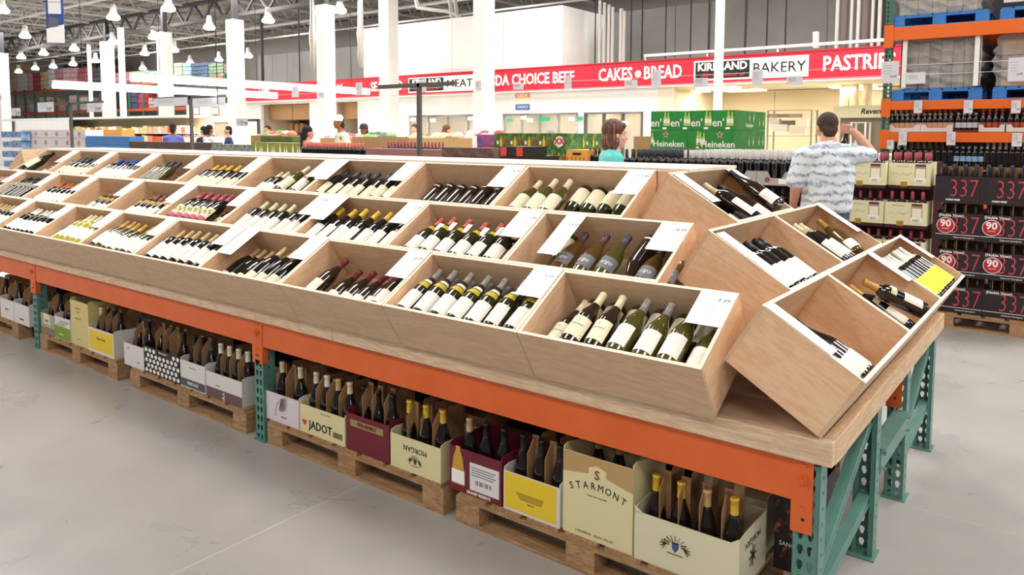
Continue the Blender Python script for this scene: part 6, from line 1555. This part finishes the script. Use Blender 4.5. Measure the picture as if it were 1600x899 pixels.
def shirt_material():
    m = mat('pale blue patterned shirt', '#dfe5ec', .8); nt = m.node_tree; b = nt.nodes['Principled BSDF']
    tc = nt.nodes.new('ShaderNodeTexCoord'); mp_ = nt.nodes.new('ShaderNodeMapping'); mp_.inputs['Scale'].default_value = (1, 1, 1)
    wv = nt.nodes.new('ShaderNodeTexWave'); wv.wave_type = 'BANDS'; wv.bands_direction = 'Z'; wv.inputs['Scale'].default_value = 4.2; wv.inputs['Distortion'].default_value = 5.5; wv.inputs['Detail'].default_value = 5; wv.inputs['Detail Scale'].default_value = 2.6; wv.inputs['Detail Roughness'].default_value = .7
    n = nt.nodes.new('ShaderNodeTexNoise'); n.inputs['Scale'].default_value = 38; n.inputs['Detail'].default_value = 5
    ml = nt.nodes.new('ShaderNodeMath'); ml.operation = 'MULTIPLY'
    cr = nt.nodes.new('ShaderNodeValToRGB'); e = cr.color_ramp.elements; e[0].position = .22; e[0].color = lin('#d9dfe6'); e[1].position = .62; e[1].color = lin('#7f8798'); k = e.new(.36); k.color = lin('#b9c3d0')
    nt.links.new(tc.outputs['Object'], mp_.inputs[0]); nt.links.new(mp_.outputs[0], wv.inputs['Vector']); nt.links.new(mp_.outputs[0], n.inputs['Vector'])
    nt.links.new(wv.outputs['Fac'], ml.inputs[0]); nt.links.new(n.outputs['Fac'], ml.inputs[1]); nt.links.new(ml.outputs[0], cr.inputs[0]); nt.links.new(cr.outputs[0], b.inputs['Base Color'])
    bp = nt.nodes.new('ShaderNodeBump'); bp.inputs['Strength'].default_value = .6; bp.inputs['Distance'].default_value = .03
    n3 = nt.nodes.new('ShaderNodeTexNoise'); n3.inputs['Scale'].default_value = 6; n3.inputs['Distortion'].default_value = 1.5; nt.links.new(mp_.outputs[0], n3.inputs['Vector']); nt.links.new(n3.outputs['Fac'], bp.inputs['Height']); nt.links.new(bp.outputs[0], b.inputs['Normal'])
    return m
S = {'hem': ((0, 0, 1.13), (.212, .172)), 'waist': ((0, -.01, 1.22), (.210, .165)), 'chest': ((0, -.012, 1.38), (.224, .165)), 'upper': ((.0, -.015, 1.53), (.20, .130)), 'col': ((0, -.004, 1.60), (.095, .088)), 'shL': ((-.18, -.008, 1.52), .105), 'slL': ((-.258, -.01, 1.32), .080), 'shR': ((.18, -.008, 1.54), .110), 'slR': ((.32, .012, 1.535), .085)}
link('shirt', fuse([cloth(S, [('hem', 'waist'), ('waist', 'chest'), ('chest', 'upper'), ('upper', 'col'), ('upper', 'shL'), ('shL', 'slL'), ('upper', 'shR'), ('shR', 'slR')], 'hem')], .012, shirt_material(), 'shirt'), man)
link('collar', MB().lathe([(.082, -.035), (.078, .0), (.073, .022), (.067, .0)], 18).mesh('collar', [MATS['pale blue patterned shirt']]), man, (0, .002, 1.625))
Tn = {'belt': ((0, -.008, 1.15), (.192, .150)), 'hip': ((0, 0, .98), (.192, .155)), 'hL': ((-.095, 0, .86), .125), 'kL': ((-.105, .02, .5), .082), 'aL': ((-.105, 0, .08), .068), 'hR': ((.095, 0, .86), .125), 'kR': ((.105, .03, .5), .082), 'aR': ((.11, 0, .08), .068)}
link('jeans', fuse([cloth(Tn, [('belt', 'hip'), ('hip', 'hL'), ('hL', 'kL'), ('kL', 'aL'), ('hip', 'hR'), ('hR', 'kR'), ('kR', 'aR')], 'hip')], .014, mat('blue jeans', '#43506a', .8, col2='#364058', scale=14), 'jeans'), man)
for s in (-1, 1): link('shoe', fuse([T3(MB().sphere((0, 0, 0), 1, 12).mesh('e', []), Matrix.Translation((s*.115, .06, .045)) @ Matrix.Diagonal((.052, .145, .045, 1)))], .012, BLACK, 'shoe'), man)
bt = bottle('burg_white', Matrix.Translation((0, 0, 0)), 'dark bottle with pale label held up by the man in the patterned shirt', None)
bt.matrix_basis = man.matrix_basis @ Matrix.Translation((.165, .125, 1.455)) @ Matrix.Rotation(.12, 4, 'Y')

# ---- the woman in turquoise, in profile
wp = at(957, 209, d=6.7)
wom = empty('person', (0, 0, 0), 'woman in profile with brown bobbed hair and a turquoise top, behind the crates', 'person', None, Matrix.Translation((wp.x, wp.y, 0)) @ Matrix.Rotation(-YAW-pi/2+.12, 4, 'Z') @ Matrix.Scale(1.02, 4))
N = {'pelvis': ((0, 0, .95), (.15, .11)), 'waist': ((0, 0, 1.08), (.125, .10)), 'chest': ((0, .0, 1.28), (.145, .115)), 'upper': ((0, -.015, 1.47), (.12, .075)), 'neck': ((0, .0, 1.54), .050), 'skull': ((0, .015, 1.60), .06),
     'shL': ((-.155, -.01, 1.46), .050), 'elL': ((-.20, -.01, 1.14), .038), 'wrL': ((-.18, .12, .93), .026), 'shR': ((.155, -.01, 1.46), .050), 'elR': ((.20, -.01, 1.14), .038), 'wrR': ((.18, .12, .93), .026),
     'hipL': ((-.09, 0, .88), .095), 'knL': ((-.09, .02, .49), .056), 'anL': ((-.09, 0, .08), .036), 'toL': ((-.1, .14, .03), .03), 'hipR': ((.09, 0, .88), .095), 'knR': ((.09, .02, .49), .056), 'anR': ((.09, .0, .08), .036), 'toR': ((.1, .14, .03), .03)}
Ed = [('pelvis', 'waist'), ('waist', 'chest'), ('chest', 'upper'), ('upper', 'neck'), ('neck', 'skull'), ('upper', 'shL'), ('shL', 'elL'), ('elL', 'wrL'), ('upper', 'shR'), ('shR', 'elR'), ('elR', 'wrR'), ('pelvis', 'hipL'), ('hipL', 'knL'), ('knL', 'anL'), ('anL', 'toL'), ('pelvis', 'hipR'), ('hipR', 'knR'), ('knR', 'anR'), ('anR', 'toR')]
fR = hand_nodes(N, Ed, 'wrR', 'R', (0, .3, -.9), (-.4, .8, 0), (-.8, .2, 0), .9); fL = hand_nodes(N, Ed, 'wrL', 'L', (0, .3, -.9), (.4, .8, 0), (.8, .2, 0), .9)
HC = Vector((0, .03, 1.655)); HT = Matrix.Rotation(-.06, 4, 'X')
link('body', fuse([skin_mesh(N, Ed, 'pelvis')]+fR+fL+head_meshes(HC, HT), .007, SKIN3, 'body'), wom)
HB = mat('brown highlighted hair', '#54332a', .6, col2='#a07a5e', scale=14, stretch=(5, 5, .8), lo=.5, hi=.7, bump=.4)
link('hair', hair_shell(HC, HT, .092, .102, .098, -.030, .048, HB, extra=[(0, -.070, -.045, .080, .055, .105), (-.065, -.030, -.055, .028, .050, .085), (.065, -.030, -.055, .028, .050, .085), (0, .050, .085, .060, .035, .032), (.0, -.075, -.10, .065, .035, .05)]), wom)
for s in (-1, 1):
    E_ = Matrix.Translation(HC) @ HT @ Matrix.Translation((s*.031, .079, .004)); link('eye', MB().sphere((0, 0, 0), .011, 8).mesh('eye', [WHITE]), wom, M=E_); link('pupil', MB().sphere((0, .009, 0), .0045, 6).mesh('pupil', [BLACK]), wom, M=E_)
    link('eyebrow', MB().box(-.016, .016, -.003, .003, -.002, .003).mesh('eyebrow', [HB]), wom, M=Matrix.Translation(HC) @ HT @ Matrix.Translation((s*.033, .089, .030)))
    link('earring', MB().sphere((0, 0, 0), .007, 6, 0, .6, 1, 1.6).mesh('earring', [STEEL]), wom, M=Matrix.Translation(HC) @ HT @ Matrix.Translation((s*.086, -.004, -.052)))
link('lips', MB().sphere((0, 0, 0), 1, 10).mesh('lips', [mat('lip colour', '#b5605a', .4)]), wom, M=Matrix.Translation(HC) @ HT @ Matrix.Translation((0, .085, -.056)) @ Matrix.Diagonal((.020, .011, .0065, 1)))
S = {'hem': ((0, 0, .92), (.185, .145)), 'waist': ((0, 0, 1.08), (.155, .13)), 'chest': ((0, .005, 1.33), (.18, .145)), 'upper': ((0, -.02, 1.475), (.145, .085)), 'shL': ((-.16, -.01, 1.46), .072), 'slL': ((-.195, -.01, 1.27), .062), 'shR': ((.16, -.01, 1.46), .072), 'slR': ((.195, -.01, 1.27), .062)}
link('top', fuse([cloth(S, [('hem', 'waist'), ('waist', 'chest'), ('chest', 'upper'), ('upper', 'shL'), ('shL', 'slL'), ('upper', 'shR'), ('shR', 'slR')], 'hem')], .012, mat('turquoise cloth', '#62d0cc', .7, bump=.4, scale=7), 'top'), wom)
Tn = {'hip': ((0, 0, .95), (.165, .13)), 'hL': ((-.09, 0, .86), .105), 'kL': ((-.09, .02, .49), .07), 'aL': ((-.09, 0, .07), .055), 'hR': ((.09, 0, .86), .105), 'kR': ((.09, .02, .49), .07), 'aR': ((.09, 0, .07), .055)}
link('trousers', fuse([cloth(Tn, [('hip', 'hL'), ('hL', 'kL'), ('kL', 'aL'), ('hip', 'hR'), ('hR', 'kR'), ('kR', 'aR')], 'hip')], .014, mat('dark trousers', '#2f3240', .8), 'trousers'), wom)

# ---- people far behind
def far_person(u, vtop, d, face, shirt, pants, hairc, skin, label, arms=0, hat=None, sleeve=True, tail=False, lean=0):
    p = at(u, vtop, d=d); h = p.z; k = h/1.76
    t = empty('person', (0, 0, 0), label, 'person', None, Matrix.Translation((p.x, p.y, 0)) @ Matrix.Rotation(-YAW+face, 4, 'Z') @ Matrix.Scale(k, 4))
    L = Vector((0, lean, 0))
    def q(x, y, z): return (x, y+lean*max(0, z-.95)/.6, z)
    ax, ay, az = (.17, .42, 1.05) if arms else (.22, .08, .90)
    N = {'pelvis': (q(0, 0, .95), (.15, .11)), 'chest': (q(0, 0, 1.28), (.155, .11)), 'upper': (q(0, 0, 1.42), (.12, .08)), 'neck': (q(0, 0, 1.51), .05), 'skull': (q(0, .01, 1.6), .06),
         'shL': (q(-.17, 0, 1.41), .055), 'elL': (q(-.22, .06, 1.15), .042), 'wrL': (q(-ax, ay, az), .03), 'shR': (q(.17, 0, 1.41), .055), 'elR': (q(.22, .06, 1.15), .042), 'wrR': (q(ax, ay, az), .03),
         'hipL': ((-.09, 0, .88), .09), 'knL': ((-.09, .02, .49), .058), 'anL': ((-.09, 0, .08), .04), 'toL': ((-.1, .15, .035), .034), 'hipR': ((.09, 0, .88), .09), 'knR': ((.09, .02, .49), .058), 'anR': ((.09, 0, .08), .04), 'toR': ((.1, .15, .035), .034)}
    E1 = [('pelvis', 'chest'), ('chest', 'upper'), ('upper', 'neck'), ('neck', 'skull'), ('upper', 'shL'), ('shL', 'elL'), ('elL', 'wrL'), ('upper', 'shR'), ('shR', 'elR'), ('elR', 'wrR'), ('pelvis', 'hipL'), ('hipL', 'knL'), ('knL', 'anL'), ('anL', 'toL'), ('pelvis', 'hipR'), ('hipR', 'knR'), ('knR', 'anR'), ('anR', 'toR')]
    hn = []
    for w_ in ('wrL', 'wrR'): hn += hand_nodes(N, E1, w_, w_, (0, .6, -.7), (-.7 if w_ == 'wrR' else .7, .4, 0), (0, -.3, -.5), 1.0)
    hc = Vector(q(0, .02, 1.65))
    link('body', fuse([skin_mesh(N, E1, 'pelvis', 1)]+hn+head_meshes(hc), .014, skin, 'body', 1), t)
    ex = [(0, -.07, -.04, .07, .05, .09)] + ([(0, -.12, -.2, .03, .03, .18), (0, -.11, -.05, .035, .035, .08)] if tail else [])
    link('hair', hair_shell(hc, Matrix(), .084, .096, .088, -.022, .045, mat('hair '+hairc, hairc, .8), extra=ex), t)
    S = {'hem': (q(0, 0, .92), (.175, .135)), 'chest': (q(0, 0, 1.28), (.18, .135)), 'upper': (q(0, 0, 1.42), (.14, .095)), 'shL': (q(-.17, 0, 1.4), .075 if sleeve else .04), 'shR': (q(.17, 0, 1.4), .075 if sleeve else .04)}
    E2 = [('hem', 'chest'), ('chest', 'upper'), ('upper', 'shL'), ('upper', 'shR')]
    if sleeve: S['slL'] = (q(-.21, .04, 1.2), .065); S['slR'] = (q(.21, .04, 1.2), .065); E2 += [('shL', 'slL'), ('shR', 'slR')]
    link('shirt', fuse([cloth(S, E2, 'hem', 1)], .018, mat('shirt '+shirt, shirt, .8), 'shirt', 1), t)
    Tn = {'hip': ((0, 0, .95), (.165, .13)), 'hL': ((-.09, 0, .86), .105), 'kL': ((-.09, .02, .49), .075), 'aL': ((-.09, 0, .07), .06), 'hR': ((.09, 0, .86), .105), 'kR': ((.09, .02, .49), .075), 'aR': ((.09, 0, .07), .06)}
    link('trousers', fuse([cloth(Tn, [('hip', 'hL'), ('hL', 'kL'), ('kL', 'aL'), ('hip', 'hR'), ('hR', 'kR'), ('kR', 'aR')], 'hip', 1)], .02, mat('trousers '+pants, pants, .8), 'trousers', 1), t)
    if hat:
        m = MB().lathe([(.096, .03), (.098, .08), (.09, .12), (.05, .15), (.001, .155)], 12, 0); m.sphere((0, .09, .045), .06, 8, 0, 1.2, 1, .2)
        link('hat', m.mesh('hat', [mat('hat '+hat, hat, .7)]), t, tuple(hc))
    return t
far_person(270, 193, 21, .3, '#6a72b8', '#4a4a52', '#2a211d', SKIN2, 'person in a blue violet shirt standing before the chilled case')
far_person(480, 198, 13.8, -1.0, '#85858a', '#3c3c44', '#1d1716', SKIN1, 'woman with a long dark ponytail in a grey sleeveless top', 1, None, False, True)
far_person(541, 183, 17, 2.2, '#efe6cc', '#55504a', '#3a2a22', SKIN2, 'worker in a white cap and cream shirt bending over produce', 1, '#f4f1ea', True, False, .12)
far_person(572, 196, 19, 2.6, '#e9dfc9', '#55504a', '#2a211d', SKIN2, 'worker in a dark cap behind the green produce bags', 1, '#3b352e', True, False, .05)
far_person(327, 196, 21, -.6, '#f3eef0', '#8a8a90', '#221a18', SKIN2, 'person in a white top before the counter window', 1)
far_person(318, 198, 22.5, 1.2, '#26262e', '#26262e', '#1c1614', SKIN1, 'person in dark clothes at the left side of the counter window')
far_person(357, 198, 22.5, 2.0, '#2c355e', '#2a2a32', '#1c1614', SKIN1, 'person in navy beside the third white column')
far_person(648, 195, 19.5, 2.8, '#e8c7c0', '#4a4a52', '#5a3a2a', SKIN3, 'person in a pale pink top right of the white column')
far_person(698, 196, 18.5, -1.1, '#efe9e2', '#4a4a52', '#7a4c32', SKIN3, 'woman with long brown hair and a white top by the counter', 0, None, True, True)
far_person(860, 203, 15.5, .5, '#8a8f96', '#4a4a52', '#a09c96', SKIN1, 'grey haired person behind the yellow glass beer cartons')
far_person(155, 200, 27.5, .4, '#a9b8dc', '#4a4a52', '#8a6a50', SKIN3, 'person in a pale blue shirt before the far chilled case')
far_person(418, 197, 20.6, 2.9, '#e9c3ae', '#4a4a52', '#3a241a', SKIN1, 'person in a peach top behind the olive cartons')

bpy.data.scenes.remove(TMP)
